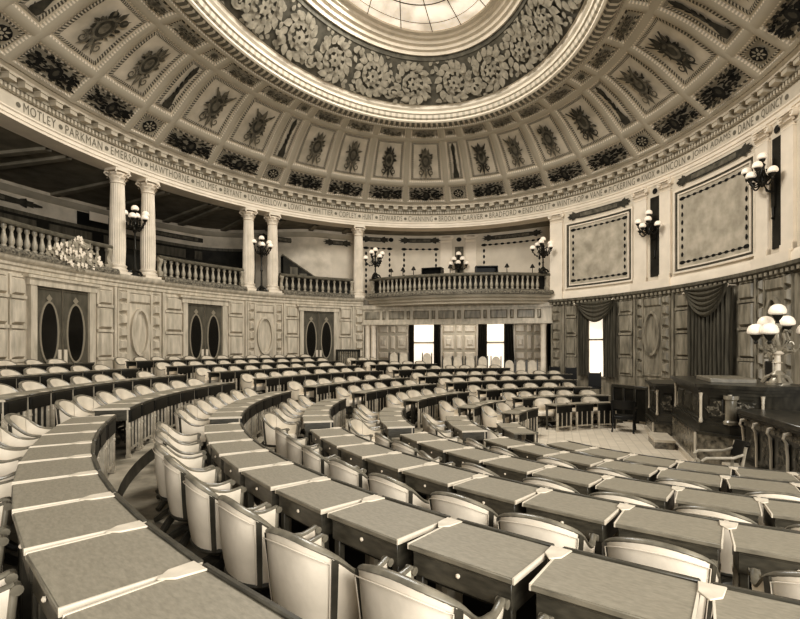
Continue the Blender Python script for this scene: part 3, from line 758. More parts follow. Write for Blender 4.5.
# ------------------------------------------------------------------ balustrades
mbb = MB(); mbb.lathe([(.075,0),(.075,.05),(.05,.07),(.06,.1),(.082,.17),(.078,.24),(.05,.36),(.038,.46),(.05,.5),(.07,.53),(.07,.62)], 12)
bal_me = mbb.mesh('baluster', M['baluster'])
def console_mesh():
    mb = MB(); pr = [(.0,0),(.15,0),(.17,.1),(.1,.22),(.08,.36),(.16,.5),(.18,.62),(.1,.74),(0,.74)]
    b = mb.add([(x, -.06, z) for x, z in pr]+[(x, .06, z) for x, z in pr]); n = len(pr)
    mb.face(range(b, b+n)); mb.face(range(b+n, b+2*n))
    for i in range(n): j = (i+1) % n; mb.face((b+i, b+j, b+n+j, b+n+i))
    for z, r in ((.12,.09),(.62,.08)): mb.tube([(.08,-.09,z),(.08,.09,z)], r, 10)
    return mb.mesh('console', M['baluster'])
con_me = console_mesh()
def curve_balustrade(name, label, path, n, group=None, ends=True):
    """path(u) -> (x, y, nx, ny) with n pointing into the room"""
    root = thing(name, label, 'balustrade', (path(.5)[0], path(.5)[1], 4.95), 0, group); bx, by = path(.5)[:2]
    def sw(prof, nm, m, k=24):
        mb = MB(); rows = []; L = 0; p_ = None; Ls = []
        for i in range(k+1):
            x, y, nx, ny = path(i/k); L += 0 if p_ is None else math.dist(p_, (x, y)); p_ = (x, y); Ls.append(L)
            rows.append([(x+nx*o-bx, y+ny*o-by, z-4.95) for o, z in prof])
        b = mb.grid(rows, cv=True, uvf=lambda i, j: (Ls[i], 0)); w = len(prof); mb.face(range(b, b+w)); mb.face(range(b+k*w, b+k*w+w)); return mb.obj(nm, m, root)
    sw([(-.14,5.78),(.14,5.78),(.17,5.82),(.17,5.87),(.12,5.92),(-.14,5.92)], 'top_rail', M['rail'])
    sw([(-.14,5.10),(.15,5.10),(.15,5.14),(.1,5.17),(-.14,5.17)], 'bottom_rail', M['rail'])
    sw([(-.14,4.93),(.36,4.93),(.47,4.90),(.49,4.99),(.40,5.10),(.14,5.12),(-.14,5.12)], 'carved_base', M['carved'])
    sw([(-.21,5.08),(-.17,5.08),(-.17,5.8),(-.21,5.8)], 'backing', M['gal_dark'])  # added dark sheet standing in for the dim interior seen between balusters
    for i in range(n):
        u = (i+.5)/n if not ends else .05+(i+.5)/n*.9
        x, y, nx, ny = path(u); link('baluster', bal_me, root, (x-bx, y-by, .215))
    if ends:
        for u in (.015, .985): x, y, nx, ny = path(u); link('console', con_me, root, (x-bx, y-by, .18), math.atan2(ny, nx))
    return root
def wallpath(t0, t1, o=-.25):
    def f(u): t = t0+(t1-t0)*u; x, y = E(t, o); nx, ny = inward(t); return x, y, nx, ny
    return f
dc = .33
curve_balustrade('balustrade', 'carved balustrade of the leftmost gallery bay behind the sculpted flowers', wallpath(213, COLT[0]+dc/speed(COLT[0])), 26)
curve_balustrade('balustrade', 'carved balustrade of the gallery bay between the two column pairs', wallpath(COLT[1]-dc/speed(COLT[1]), COLT[2]+dc/speed(COLT[2])), 13)
curve_balustrade('balustrade', 'carved balustrade of the narrow gallery bay beside the single column', wallpath(COLT[3]-dc/speed(COLT[3]), COLT[4]+dc/speed(COLT[4])), 11)
# low plinth strips under columns
# sculpted flowers on the leftmost balustrade
root = thing('carved_trophy', 'pale sculpted flowers and leaves clustered on the leftmost balustrade', 'sculpture', EP(TT(72), .1, 5.0)); bx, by = E(TT(72), .1)
rg = random.Random(3); mb = MB(); ml = MB()
for k in range(260):
    u = rg.gauss(0, .34); px = 72+max(-1, min(1, u))*38; t = TT(px); zc = 5.0+max(.0, (1-abs(u)*.8))*rg.uniform(-.1, 1.0)*.85
    o = .08+rg.uniform(0, .2)*max(.2, 1-abs(u)); x, y = E(t, o); a = rg.uniform(0, 6.28); tx, ty = tang(t); nx, ny = inward(t)
    tgt = mb if k % 4 else ml
    if k % 4 == 0:
        for j in range(5):
            aj = a+j*1.257; q = leaf_pts(0, 0, aj, .10, .08); i0 = tgt.add([(x+tx*p-bx+nx*(.05+.03*math.cos(aj)), y+ty*p-by+ny*(.05+.03*math.cos(aj)), zc+w-5.0) for p, w in q]); tgt.face(range(i0, i0+7))
    else:
        q = leaf_pts(0, 0, a, rg.uniform(.12,.24), rg.uniform(.06,.1)); tl = rg.uniform(-.12,.22)
        i0 = tgt.add([(x+tx*p-bx+nx*(.04+tl*math.hypot(p,w)), y+ty*p-by+ny*(.04+tl*math.hypot(p,w)), zc+w-5.0) for p, w in q]); tgt.face(range(i0, i0+7))
mb.obj('leaves', M['baluster'], root, smooth=0, recalc=False); ml.obj('flowers', M['white'], root, smooth=0, recalc=False)

# ------------------------------------------------------------------ balcony at the far end
PA, PM, PB = (-1.45, 24.4), (2.45, 22.55), (6.98, 22.62)
def circ3(a, b, c):
    ax, ay = a; bx, by = b; cx, cy = c; d = 2*(ax*(by-cy)+bx*(cy-ay)+cx*(ay-by))
    ux = ((ax*ax+ay*ay)*(by-cy)+(bx*bx+by*by)*(cy-ay)+(cx*cx+cy*cy)*(ay-by))/d; uy = ((ax*ax+ay*ay)*(cx-bx)+(bx*bx+by*by)*(ax-cx)+(cx*cx+cy*cy)*(bx-ax))/d
    return ux, uy, math.dist((ux, uy), a)
bcx, bcy, bcr = circ3(PA, PM, PB); ba0 = math.atan2(PA[1]-bcy, PA[0]-bcx); ba1 = math.atan2(PB[1]-bcy, PB[0]-bcx)
ba0 %= 2*math.pi; ba1 %= 2*math.pi
def balc(u):
    a = ba0+(ba1-ba0)*u; return bcx+bcr*math.cos(a), bcy+bcr*math.sin(a), math.cos(a), math.sin(a)
curve_balustrade('balcony_balustrade', 'long bowed balustrade of the far balcony above the lobby', balc, 33)
mb = MB(); rows = []
for i in range(33):
    x, y, nx, ny = balc(i/32); rows.append([(x+nx*o, y+ny*o, z) for o, z in ((.0,4.46),(.1,4.5),(.1,4.58),(.2,4.64),(.2,4.72),(.3,4.78),(.3,4.9),(.24,4.95),(-.3,4.95))])
mb.grid(rows); fasc = mb.obj('balcony_fascia', M['plaster_dim'])
struct(fasc); fasc.name = 'trim_balcony'
mb = MB(); top = [balc(i/32)[:2] for i in range(33)]+[E(t, -2.2) for t in arange(68, 127, 4)]
mb.prism(top, 4.5, 4.93); struct(mb.obj('floor_balcony', M['wood_wall']))
# lobby under the balcony
LA, LB = Vector(E(125.0, -.0)), Vector(E(71.2, -.0)); LD = (LB-LA).normalized(); LN = Vector((-LD.y, LD.x)); LN = LN if LN.y > 0 else -LN; LL = (LB-LA).length
def lob(px, off):
    """distance along the lobby line of a sight line, at depth off behind it"""
    k = (px-400)/FPX; A = LA+LN*off; return (A.y*k-A.x)/(LD.x-LD.y*k)
def lp(s, off, z): p = LA+LD*s+LN*off; return (p.x, p.y, z)
def lbox(mb, s0, s1, o0, o1, z0, z1): mb.hexa([lp(s0,o0,z0), lp(s1,o0,z0), lp(s1,o1,z0), lp(s0,o1,z0), lp(s0,o0,z1), lp(s1,o0,z1), lp(s1,o1,z1), lp(s0,o1,z1)])
mb = MB(); lbox(mb, -.05, LL+.05, 0, .35, 3.62, 4.56); lbox(mb, -.02, LL, -.05, .4, 3.58, 3.7); lbox(mb, 0, LL, -.08, .3, 4.36, 4.56)
lint = struct(mb.obj('trim_lintel', M['wood_wall'])); mb = MB()
def fpan(mb, s0, s1, z0, z1, o, proud, bev=.05):
    q = mb.add([lp(s0,o,z0), lp(s1,o,z0), lp(s1,o,z1), lp(s0,o,z1), lp(s0+bev,o-proud,z0+bev), lp(s1-bev,o-proud,z0+bev), lp(s1-bev,o-proud,z1-bev), lp(s0+bev,o-proud,z1-bev)])
    for f in ((4,5,6,7),(0,1,5,4),(1,2,6,5),(2,3,7,6),(3,0,4,7)): mb.face([q+i for i in f])
ss = .15
for k in range(7):
    fpan(mb, ss, ss+.8, 3.84, 4.26, -.0, .05); fpan(mb, ss+.92, ss+1.1, 3.84, 4.26, 0, .1, .06); ss += 1.25
mb.obj('lintel_panel', M['wood_wall_r'], lint)
BK = 2.3
mb = MB(); mb.grid([[lp(-.6, BK, .5), lp(-.6, BK, 4.5)], [lp(LL+.6, BK, .5), lp(LL+.6, BK, 4.5)]]); back = struct(mb.obj('wall_back', M['plaster_dim']))
mb = MB(); mb.grid([[lp(-.35, 0, .5), lp(-.35, 0, 4.5)], [lp(-.6, BK, .5), lp(-.6, BK, 4.5)]]); mb.grid([[lp(LL+.35, 0, .5), lp(LL+.35, 0, 4.5)], [lp(LL+.6, BK, .5), lp(LL+.6, BK, 4.5)]]); struct(mb.obj('wall_lobby', M['wood_deep']))
mb = MB(); mb.prism([lp(-.6, -.0, 0)[:2], lp(LL+.6, -.0, 0)[:2], lp(LL+.6, BK+.1, 0)[:2], lp(-.6, BK+.1, 0)[:2]], .4, .8); struct(mb.obj('floor_lobby', M['carpet'], smooth=0))
mb = MB()
for p0, p1 in ((377,408.5),(441,478),(513.5,546)):
    s0, s1 = lob(p0, BK), lob(p1, BK); w = s1-s0; sq = w > 1.5
    lbox(mb, s0, s0+.08, BK-.1, BK, .8, 4.4); lbox(mb, s1-.08, s1, BK-.1, BK, .8, 4.4)
    cols = ((.06,.36),(.42,.58),(.64,.94))
    for a, b in cols:
        nar = b-a < .2
        for z0, z1 in ((3.25,3.62),(2.35,3.1),(1.85,2.2),(1.0,1.7)):
            fpan(mb, s0+w*a, s0+w*b, z0, z1, BK, .07, .06)
            if not nar and z1-z0 > .6: fpan(mb, s0+w*(a+.07), s0+w*(b-.07), z0+.2, z1-.2, BK-.07, .06, .06)
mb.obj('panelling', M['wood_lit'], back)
def lob_window(n, pxa, pxb):
    s0, s1 = lob(pxa, BK), lob(pxb, BK); mb = MB(); lbox(mb, s0, s1, BK-.06, BK-.03, 1.2, 4.3); w = mb.obj('window_%d' % n, M['pane'], smooth=0); struct(w)
    mf = MB(); lbox(mf, s0, s1, BK-.14, BK-.06, 2.66, 2.76); lbox(mf, s0-.05, s0+.05, BK-.14, BK-.03, 1.2, 4.3); lbox(mf, s1-.05, s1+.05, BK-.14, BK-.03, 1.2, 4.3); lbox(mf, s0, s1, BK-.16, BK-.03, 1.1, 1.22)
    mf.obj('window_frame', M['plaster_dim'], w)
lob_window(1, 413, 435); lob_window(2, 486, 505)
def lob_curtain(pxa, pxb, lb, flare=0):
    s0, s1 = lob(pxa, BK-.3), lob(pxb, BK-.3); mb = MB(); rows = []
    for j in range(9):
        z = 4.35-(4.35-.85)*j/8; fl = flare*(j/8)**2; row = []
        for i in range(25):
            u = i/24; s = s0+(s1-s0)*u+fl*(u if flare > 0 else 1-u); row.append(lp(s, BK-.3+.06*math.sin(u*math.pi*7), z))
        rows.append(row)
    mb.grid(rows); root = mb.obj('curtain', M['curtain_dk']); tag(root, lb, 'curtain')
lob_curtain(409, 414, 'dark curtain left of the first lobby window'); lob_curtain(434, 440, 'dark curtain right of the first lobby window')
lob_curtain(479, 487, 'dark curtain left of the second lobby window', -.1); lob_curtain(504, 512.5, 'dark curtain right of the second lobby window', .2)
lob_curtain(547.5, 551, 'narrow dark curtain at the right end of the lobby')
mbp = MB(); mbp.lathe([(.16,0),(.16,.12),(.13,.16),(.13,2.45),(.15,2.5),(.16,2.6),(.18,2.64)], 20); lcol = mbp.mesh('lobby_column', M['column'])
for px, lb in ((367.5, 'slim pale column at the left jamb of the lobby'), (373.5, 'slim pale column second from the left jamb of the lobby'), (543.5, 'slim pale column at the right end of the lobby')):
    o = link('lobby_column', lcol, None, lp(lob(px, .15), .15, .96)); tag(o, lb, 'column', 'slim lobby columns')
# back wall of the balcony: pilasters, borders, cartouches
for a, b in ((440.5,452),(465.5,476.5)): pilaster(gal, a, b, -1.9, 4.95)
for a, b in ((366,389.5),(404,436),(484,539.5)):
    ta, tb = TT(a, -1.88), TT(b, -1.88); mb = MB(); dotted_border(mb, ta, tb, 5.2, 7.9 if a < 450 else 8.02, -1.885, .3, .06); mb.obj('stencilled_border', M['emblem3'], gal)
    mb = MB(); s = speed(ta); frame(mb, ta+.2/s, tb-.2/s, 5.0, 8.12 if a < 450 else 8.22, .05, -1.9, -1.86); mb.obj('panel_moulding', M['plaster'], gal)
for a, b in ((366,384),(403,437),(484,541)): cartouche(gal, TT(a, -1.88), TT(b, -1.88), 8.38, .24, -1.88, 'emblem')
for px in (391, 459): 
    t = TT(px, -1.88); s = speed(t); mb = MB(); q = mb.add([EP(t+.12*math.cos(k*math.pi/6)/s, -1.87, 8.4+.12*math.sin(k*math.pi/6)) for k in range(12)]); mb.face(range(q, q+12)); mb.obj('painted_rosette', M['emblem3'], gal)
mb = MB(); t0, t1 = TT(455, -1.87), TT(463.5, -1.87); slab(mb, t0, t1, 5.2, 8.0, -1.9, -1.87); mb.obj('dark_niche', M['emblem2'], gal)
mb = MB(); gsweep(mb, [4.95, 8.69], 64, 131, .015); mb.obj('pale_plaster', M['plaster'], gal)
# press desks and small shaded lamps standing along the balcony rail
def balc_at(px, back):
    best = min(range(201), key=lambda i: abs((lambda q: 400+FPX*(q[0]-q[2]*back)/(q[1]-q[3]*back))(balc(i/200))-px)); x, y, nx, ny = balc(best/200); return x-nx*back, y-ny*back, math.atan2(ny, nx)
for k, (px, w, lb) in enumerate(((432.5, 1.0, 'long dark press desk above the balcony rail left of the bracket lamp'), (486.5, 1.05, 'long dark press desk above the balcony rail right of the bracket lamp'))):
    x, y, a = balc_at(px, .75); r_ = thing('press_desk', lb, 'desk', (x, y, 4.93), a-math.pi/2+math.pi)
    mb = MB(); mb.box(-w/2, w/2, -.3, .3, 1.0, 1.08); mb.box(-w/2, w/2, -.28, -.24, .25, 1.0); mb.obj('desk_body', M['deskdark'], r_)
    mb = MB(); mb.box(-w/2, w/2, .2, .26, 1.08, 1.42); mb.box(-w/2, -w/2+.04, -.25, .26, 1.08, 1.35); mb.box(w/2-.04, w/2, -.25, .26, 1.08, 1.35); mb.box(-w/2, w/2, -.25, .26, 1.36, 1.4); mb.obj('pigeonhole_case', M['deskdark'], r_)
    for sx in (-1, 1): mb = MB(); mb.box(sx*w*.45-.04, sx*w*.45+.04, -.25, .25, 0, 1.0); mb.obj('leg', M['deskdark'], r_)
lamp_l = MB(); lamp_l.lathe([(.08,0),(.08,.02),(.02,.03),(.015,.3)], 10); ls_ = MB(); ls_.lathe([(.12,.27),(.05,.40),(.03,.44)], 10)
lm1, lm2 = lamp_l.mesh('stand', M['iron']), ls_.mesh('lamp_shade', M['iron'])
for px, lb in ((391,'at the left end of the balcony rail'),(403,'second from the left on the balcony rail'),(413.5,'just left of the left press desk'),(450.5,'just left of the bracket lamp'),(507,'right of the right press desk'),(532,'beside the right balcony lamp standard')):
    x, y, a = balc_at(px, .12); r_ = thing('rail_lamp', 'small dark shaded desk lamp '+lb, 'lamp', (x, y, 5.92), a, 'small lamps on the balcony rail'); link('stand', lm1, r_); link('lamp_shade', lm2, r_)

# ------------------------------------------------------------------ candelabra
def shade_mesh():
    mb = MB(); mb.lathe([(.04,-.02),(.06,.0),(.105,.01),(.115,.03),(.112,.07),(.09,.12),(.05,.15),(.01,.158)], 18); return mb.mesh('lamp_shade', M['shade'])
shade_me = shade_mesh(); cup = MB(); cup.lathe([(.02,-.14),(.03,-.12),(.02,-.09),(.05,-.05),(.075,0),(.05,.0)], 12); cup_me = cup.mesh('lamp_cup', M['iron'])
def arm(root, a, rad, z0, z1, m, sc=1.0, r=.018):
    mb = MB(); P = []
    for i in range(13):
        u = i/12; rr = rad*(u**.8); z = z0+(z1-z0)*u-.16*math.sin(math.pi*u)*(1 if u < 1 else 0); P.append((rr*math.cos(a), rr*math.sin(a), z))
    mb.tube(P, r, 6)
    Q = [(rad*.45*math.cos(a)+.06*math.cos(t)*math.cos(a)*(1-t/8), rad*.45*math.sin(a)+.06*math.cos(t)*math.sin(a)*(1-t/8), z0+.02+.07*math.sin(t)*(1-t/8)) for t in [k*.7 for k in range(9)]]; mb.tube(Q, r*.8, 5)
    for k in range(3): i0 = 3+3*k; p = P[i0]; mb.lathe([(.01,-.05),(.04,-.02),(.03,.02),(.01,.05)], 6, p)
    o = mb.obj('lamp_arm', m, root); c = link('lamp_cup', cup_me, o, (rad*math.cos(a), rad*math.sin(a), z1+.1)); s = link('lamp_shade', shade_me, o, (rad*math.cos(a), rad*math.sin(a), z1+.11))
    for q in (c, s): q.scale = (sc, sc, sc)
    return o
def candelabrum(label, loc, h, pole_m, sc=1.0, hm='iron', arms=((0,.30,.0),(60,.42,-.22),(120,.30,.0),(180,.42,-.22),(240,.3,.0),(300,.42,-.22)), a0=0, pole_r=.035):
    root = thing('lamp_standard', label, 'lamp', loc, 0)
    mb = MB(); mb.lathe([(.2,0),(.2,.04),(.14,.07),(.1,.14),(.13,.2),(.06,.28)], 14)
    for k in range(3):
        a = k*2.094; mb.tube([(.1*math.cos(a),.1*math.sin(a),.18),(.2*math.cos(a),.2*math.sin(a),.14),(.26*math.cos(a),.26*math.sin(a),.03)], .04, 6)
    mb.obj('base', M[hm], root)
    top = h-.35
    mb = MB(); mb.lathe([(.05,.26),(pole_r,.26+.2*(top-.86)),(pole_r,.26+.5*(top-.86)),(pole_r*1.8,.26+.55*(top-.86)),(pole_r,.26+.6*(top-.86)),(pole_r*.9,top-.6),(pole_r*2,top-.56),(pole_r,top-.5)], 14); mb.obj('pole', pole_m, root)
    mb = MB(); mb.lathe([(.03,top-.55),(.09,top-.48),(.13,top-.4),(.06,top-.3),(.04,top-.1),(.08,top-.04),(.03,top+.04),(.02,top+.14)], 12)
    for k in range(8): 
        a = k*math.pi/4; mb.tube([(.1*math.cos(a),.1*math.sin(a),top-.42),(.18*math.cos(a),.18*math.sin(a),top-.3),(.14*math.cos(a),.14*math.sin(a),top-.16),(.2*math.cos(a),.2*math.sin(a),top-.1)], .025, 5)
    hub = mb.obj('hub', M[hm], root)
    c = link('lamp_cup', cup_me, hub, (0,0,top+.2)); s = link('lamp_shade', shade_me, hub, (0,0,top+.21)); c.scale = s.scale = (sc, sc, sc)
    for a, rad, dz in arms: arm(root, R(a+a0), rad*sc, top-.4, top-.08+dz, M[hm], sc)
    return root
for pa, pb, lb in ((117.5,148,'five branched bronze lamp standard between the leftmost pair of columns'),(248.5,272.5,'bronze lamp standard with opal shades between the second pair of columns')):
    t = (TT(pa,-.1)+TT(pb,-.1))/2; candelabrum(lb, EP(t, .0, 4.95), 2.5, M['iron'], 1.12, 'iron', ((20,.3,.0),(110,.3,0),(200,.3,0),(290,.42,-.2),(340,.42,-.2)))
x, y, nx, ny = balc(.03); candelabrum('bronze lamp standard at the left end of the far balcony', (x+nx*.0, y-.1, 5.92), 1.5, M['iron'], 1.15); 
x, y, nx, ny = balc(.965); candelabrum('bronze lamp standard at the right end of the far balcony', (x, y-.1, 5.92), 1.65, M['iron'], 1.15)
def bracket_lamp(label, t, o, z, sc=1.1):
    nx, ny = inward(t); ang = math.atan2(ny, nx); x, y = E(t, o); root = thing('bracket_lamp', label, 'lamp', (x, y, z), ang)
    mb = MB(); mb.box(0,.05,-.07,.07,-.9,.25); mb.tube([(.04,0,-1.15),(.05,0,-.9)], .03, 6); mb.lathe([(.01,-.05),(.05,0),(.01,.05)], 8, (.05,0,-1.2)); mb.obj('wall_plate', M['iron'], root)
    mb = MB(); mb.tube([(.03,0,-.5),(.2,0,-.45),(.32,0,-.2),(.32,0,.1)], .035, 8); mb.lathe([(.02,-.35),(.1,-.25),(.14,-.1),(.07,.05),(.05,.2),(.08,.26),(.02,.34)], 12, (.32,0,0))
    for k in range(10): a = k*.63; mb.tube([(.32+.1*math.cos(a),.1*math.sin(a),-.2),(.32+.2*math.cos(a),.2*math.sin(a),-.1),(.32+.13*math.cos(a),.13*math.sin(a),.1)], .03, 5)
    hub = mb.obj('hub', M['iron'], root); c = link('lamp_cup', cup_me, hub, (.32,0,.42)); s = link('lamp_shade', shade_me, hub, (.32,0,.43)); c.scale = s.scale = (sc,)*3
    for a, rad, dz in ((-90,.42,-.02),(90,.42,-.02),(-40,.36,.18),(40,.36,.18),(0,.3,-.02)):
        h = MB(); P = [(.32+rad*math.cos(R(a))*u**.8, rad*math.sin(R(a))*u**.8, -.2+dz*u-.14*math.sin(math.pi*u)) for u in [i/10 for i in range(11)]]; h.tube(P, .022, 6); ob = h.obj('lamp_arm', M['iron'], root)
        e = P[-1]; c = link('lamp_cup', cup_me, ob, (e[0], e[1], e[2]+.12)); s = link('lamp_shade', shade_me, ob, (e[0], e[1], e[2]+.13)); c.scale = s.scale = (sc,)*3
bracket_lamp('bronze bracket lamp with opal shades between the pilasters above the middle oval', TT(655.5), .01, 7.05)
bracket_lamp('large bronze bracket lamp with opal shades at the upper right edge', TT(775), .01, 7.2)
bracket_lamp('bronze bracket lamp on the wall behind the middle of the balcony', TT(459, -1.87), -1.86, 7.05, 1.25)

# ------------------------------------------------------------------ right-hand windows and curtains
def wall_window(n, pxa, pxb, z0, z1):
    ta, tb = TT(pxa), TT(pxb); s = speed(ta); mb = MB(); slab(mb, tb, ta, z0, z1, .0, .03); w = struct(mb.obj('window_%d' % n, M['pane'], smooth=0))
    mf = MB(); frame(mf, ta+.06/s, tb-.06/s, z0-.06, z1+.06, .07, 0, .07); slab(mf, tb, ta, 2.75, 2.82, .0, .06); mf.obj('window_frame', M['wood_wall_r'], w)
wall_window(3, 589.5, 608, 1.2, 4.2)
def drape(name, label, pxa, pxb, z0, z1, folds, o=.2, amp=.06, gather=0, side=0, m='curtain'):
    ta, tb = TT(pxa), TT(pxb); mb = MB(); rows = []
    for j in range(17):
        v = j/16; z = z1+(z0-z1)*v; row = []
        for i in range(folds*6+1):
            u = i/(folds*6); pinch = 1-gather*math.sin(math.pi*v)*.4; uu = u*pinch if side < 0 else 1-(1-u)*pinch if side > 0 else u
            row.append(EP(ta+(tb-ta)*uu, o+amp*math.sin(u*folds*2*math.pi+.4*math.sin(v*3))+.02*math.sin(u*17+v*5), z))
        rows.append(row)
    mb.grid(rows); o_ = mb.obj(name, M[m]); tag(o_, label, 'curtain'); return o_
def swag(pxa, pxb, ztop, drop, o=.3, n=5):
    ta, tb = TT(pxa), TT(pxb); mb = MB(); rows = []
    for j in range(25):
        v = j/24; row = []
        for i in range(25):
            u = i/24; z = ztop-v*drop*(math.sin(math.pi*u)**.7)-.05*v; row.append(EP(ta+(tb-ta)*u, o+.07*abs(math.sin(v*n*math.pi))+.08*math.sin(math.pi*u), z))
        rows.append(row)
    mb.grid(rows); return mb
d1 = drape('curtain', 'dark curtain left of the bright window in the right wall', 580.5, 590.5, 1.2, 4.3, 4)
d2 = drape('curtain', 'dark curtain right of the bright window in the right wall', 606, 619, 1.2, 4.3, 5)
s_ = tag(swag(581, 619, 4.42, .85).obj('curtain_swag', M['curtain']), 'draped swag valance over the bright window in the right wall', 'curtain')
d3 = drape('curtain', 'closed dark full length curtain behind the speaker rostrum', 694.5, 738, 1.0, 4.3, 11, .22, .1)
s_ = tag(swag(694, 738, 4.42, .95, .34, 6).obj('curtain_swag', M['curtain']), 'draped swag valance over the closed curtain behind the rostrum', 'curtain')
for px, z in ((577.5, 4.36), (616.5, 4.42), (690.5, 4.3), (736.5, 4.36)):
    t = TT(px); mb = MB(); p = Vector(EP(t, .3, z)); mb.lathe([(.01,-.06),(.06,0),(.01,.06)], 10, p); mb.tube([EP(t, .0, z), p], .02, 6)
    tag(mb.obj('curtain_boss', M['metal_lt']), 'pale curtain rod knob at the %s' % {577.5:'left of the window swag',616.5:'right of the window swag',690.5:'left of the rostrum swag',736.5:'right of the rostrum swag'}[px], 'knob')
# ------------------------------------------------------------------ desks
def desk_meshes(w):
    d = {}; h = w/2
    mb = MB(); mb.box(-h, h, 0, .50, .722, .75); d['desktop'] = mb.mesh('desktop', M['deskmid'], bevel=.004)
    for nm, s_ in (('edge_l', -1), ('edge_r', 1)): mb = MB(); mb.box(s_*h-.005, s_*h+.005, .0, .50, .724, .756); d[nm] = mb.mesh('side_edging', M['deskedge'])  # bright strips paint the light that falls on the slab's side faces
    mb = MB(); mb.box(-h+.004, h-.004, .03, .494, .7495, .7525); d['writing_surface'] = mb.mesh('writing_surface', M['desktop'], smooth=0)
    mb = MB(); mb.box(-h, h, -.008, .022, .735, .764); d['back_rail'] = mb.mesh('back_rail', M['deskwood'], bevel=.006)
    mb = MB(); mb.box(-h+.02, h-.02, .455, .478, .585, .724); mb.box(-h+.02, h-.02, .478, .484, .705, .722); d['apron'] = mb.mesh('apron', M['deskwood'], bevel=.003)
    mb = MB(); mb.lathe([(.004,-.0),(.012,.004),(.013,.012),(.004,.018)], 10)
    for i, (x, y, z) in enumerate(mb.v): mb.v[i] = (x, z+.478, y+.665)
    d['knob'] = mb.mesh('knob', M['nail'])
    for nm, s_ in (('sp_l', -1), ('sp_r', 1)): mb = MB(); mb.box(min(s_*(h-.02), s_*(h-.045)), max(s_*(h-.02), s_*(h-.045)), .05, .46, .56, .722); d[nm] = mb.mesh('side_panel', M['deskwood'], bevel=.003)
    mb = MB(); mb.box(-h+.02, h-.02, .0, .03, .53, .73); mb.box(-h+.07, h-.07, -.006, .0, .56, .70); d['front_panel'] = mb.mesh('front_panel', M['deskdark'], bevel=.003)
    mb = MB(); mb.box(-.028, .028, -.028, .028, .03, .73); mb.box(-.034, .034, -.034, .034, 0, .05); mb.box(-.033, .033, -.033, .033, .42, .46); d['leg'] = mb.mesh('leg', M['leg'], bevel=.005)
    mb = MB(); mb.box(-h+.07, h-.07, .035, .055, .08, .53); mb.cur = 1
    for x_ in (-.09, .09): mb.box(x_*w/.62-.011, x_*w/.62+.011, .012, .036, .09, .53)
    d['lower_panel'] = mb.mesh('lower_panel', [M['deskdark'], M['leg']], smooth=0)
    mb = MB(); mb.box(-.026, .026, -.026, .026, .0, .73); d['rear_leg'] = mb.mesh('leg', M['legdk'], bevel=.006)
    mb = MB(); mb.box(-h+.06, h-.06, .02, .05, .10, .135); d['stretcher'] = mb.mesh('stretcher', M['leg'])
    mb = MB(); mb.prism([(h-.055, .02), (h+.06, .02), (h+.06, .13), (h+.015, .19), (h-.035, .14)], .752, .762); d['inkwell_plate'] = mb.mesh('inkwell_plate', M['deskedge'], bevel=.003)
    mb = MB(); mb.box(-h+.03, h-.03, .06, .45, .56, .58); d['book_shelf'] = mb.mesh('book_shelf', M['deskdark'])
    return d
DM = {}
def make_desk(label, x, y, z, rz, w, near, group):
    k = round(w, 2)
    if k not in DM: DM[k] = desk_meshes(k)
    d = DM[k]; h = k/2
    r_ = thing('member_desk', label, 'desk', (x, y, z), rz, group)
    for nm in ('desktop', 'writing_surface', 'back_rail', 'front_panel', 'lower_panel', 'apron', 'inkwell_plate') + (('sp_l', 'sp_r', 'edge_l', 'edge_r', 'book_shelf') if near else ()):
        o = link(d[nm].name.split('.')[0], d[nm], r_)
        if nm == 'apron' and near: link('knob', d['knob'], o)
    for sx in (-1, 1):
        link('leg', d['leg'], r_, (sx*(h-.05), .035, 0)); link('leg', d['rear_leg'], r_, (sx*(h-.05), .44, 0))
    link('stretcher', d['stretcher'], r_)
    return r_
# ------------------------------------------------------------------ chairs
CP = [(-.29,-.245),(-.308,-.12),(-.308,.03),(-.282,.175),(-.165,.258),(0,.278),(.165,.258),(.282,.175),(.308,.03),(.308,-.12),(.29,-.245)]
CZ = [.655,.635,.67,.79,.85,.868,.85,.79,.67,.635,.655]
def cr(P, s):
    s = max(0, min(len(P)-1.0001, s)); i = int(s); u = s-i; g = lambda k: P[max(0, min(len(P)-1, k))]
    p0, p1, p2, p3 = g(i-1), g(i), g(i+1), g(i+2)
    f = lambda a, b, c, d: .5*(2*b+(c-a)*u+(2*a-5*b+4*c-d)*u*u+(3*b-a-3*c+d)*u**3)
    return f(p0, p1, p2, p3) if not isinstance(p0, tuple) else tuple(f(*q) for q in zip(p0, p1, p2, p3))
ZB = .355
def cpt(s, v, o=0):
    """s along the back, v 0 bottom .. 1 top, o outward"""
    x, y = cr(CP, s); zt = cr(CZ, s)-.012; k = .84+.16*(v**.8); L = math.hypot(x, y)
    return (x*k+o*x/L, y*k+.02*(v-1)*(-1)*0+o*y/L, ZB+(zt-ZB)*v)
def shell(mb, s0, s1, o_out, o_in, n=10, nv=5, both=True):
    ss = [s0+(s1-s0)*i/n for i in range(n+1)]; vs = [i/nv for i in range(nv+1)]
    bul = lambda i, j: .012*math.sin(math.pi*i/n)*math.sin(math.pi*j/nv)
    mb.cur = 0; mb.grid([[cpt(s, v, o_out+bul(i, j)) for j, v in enumerate(vs)] for i, s in enumerate(ss)])
    mb.cur = 1; mb.grid([[cpt(s, v, o_in-bul(i, j)) for j, v in enumerate(vs)] for i, s in enumerate(ss)])
    for s in (s0, s1): mb.grid([[cpt(s, v, o_out) for v in vs], [cpt(s, v, o_in) for v in vs]])
    mb.cur = 0; mb.grid([[cpt(s, 0, o_out) for s in ss], [cpt(s, 0, o_in) for s in ss]])
CH = {}
LM = [M['leather'], M['leather_in']]
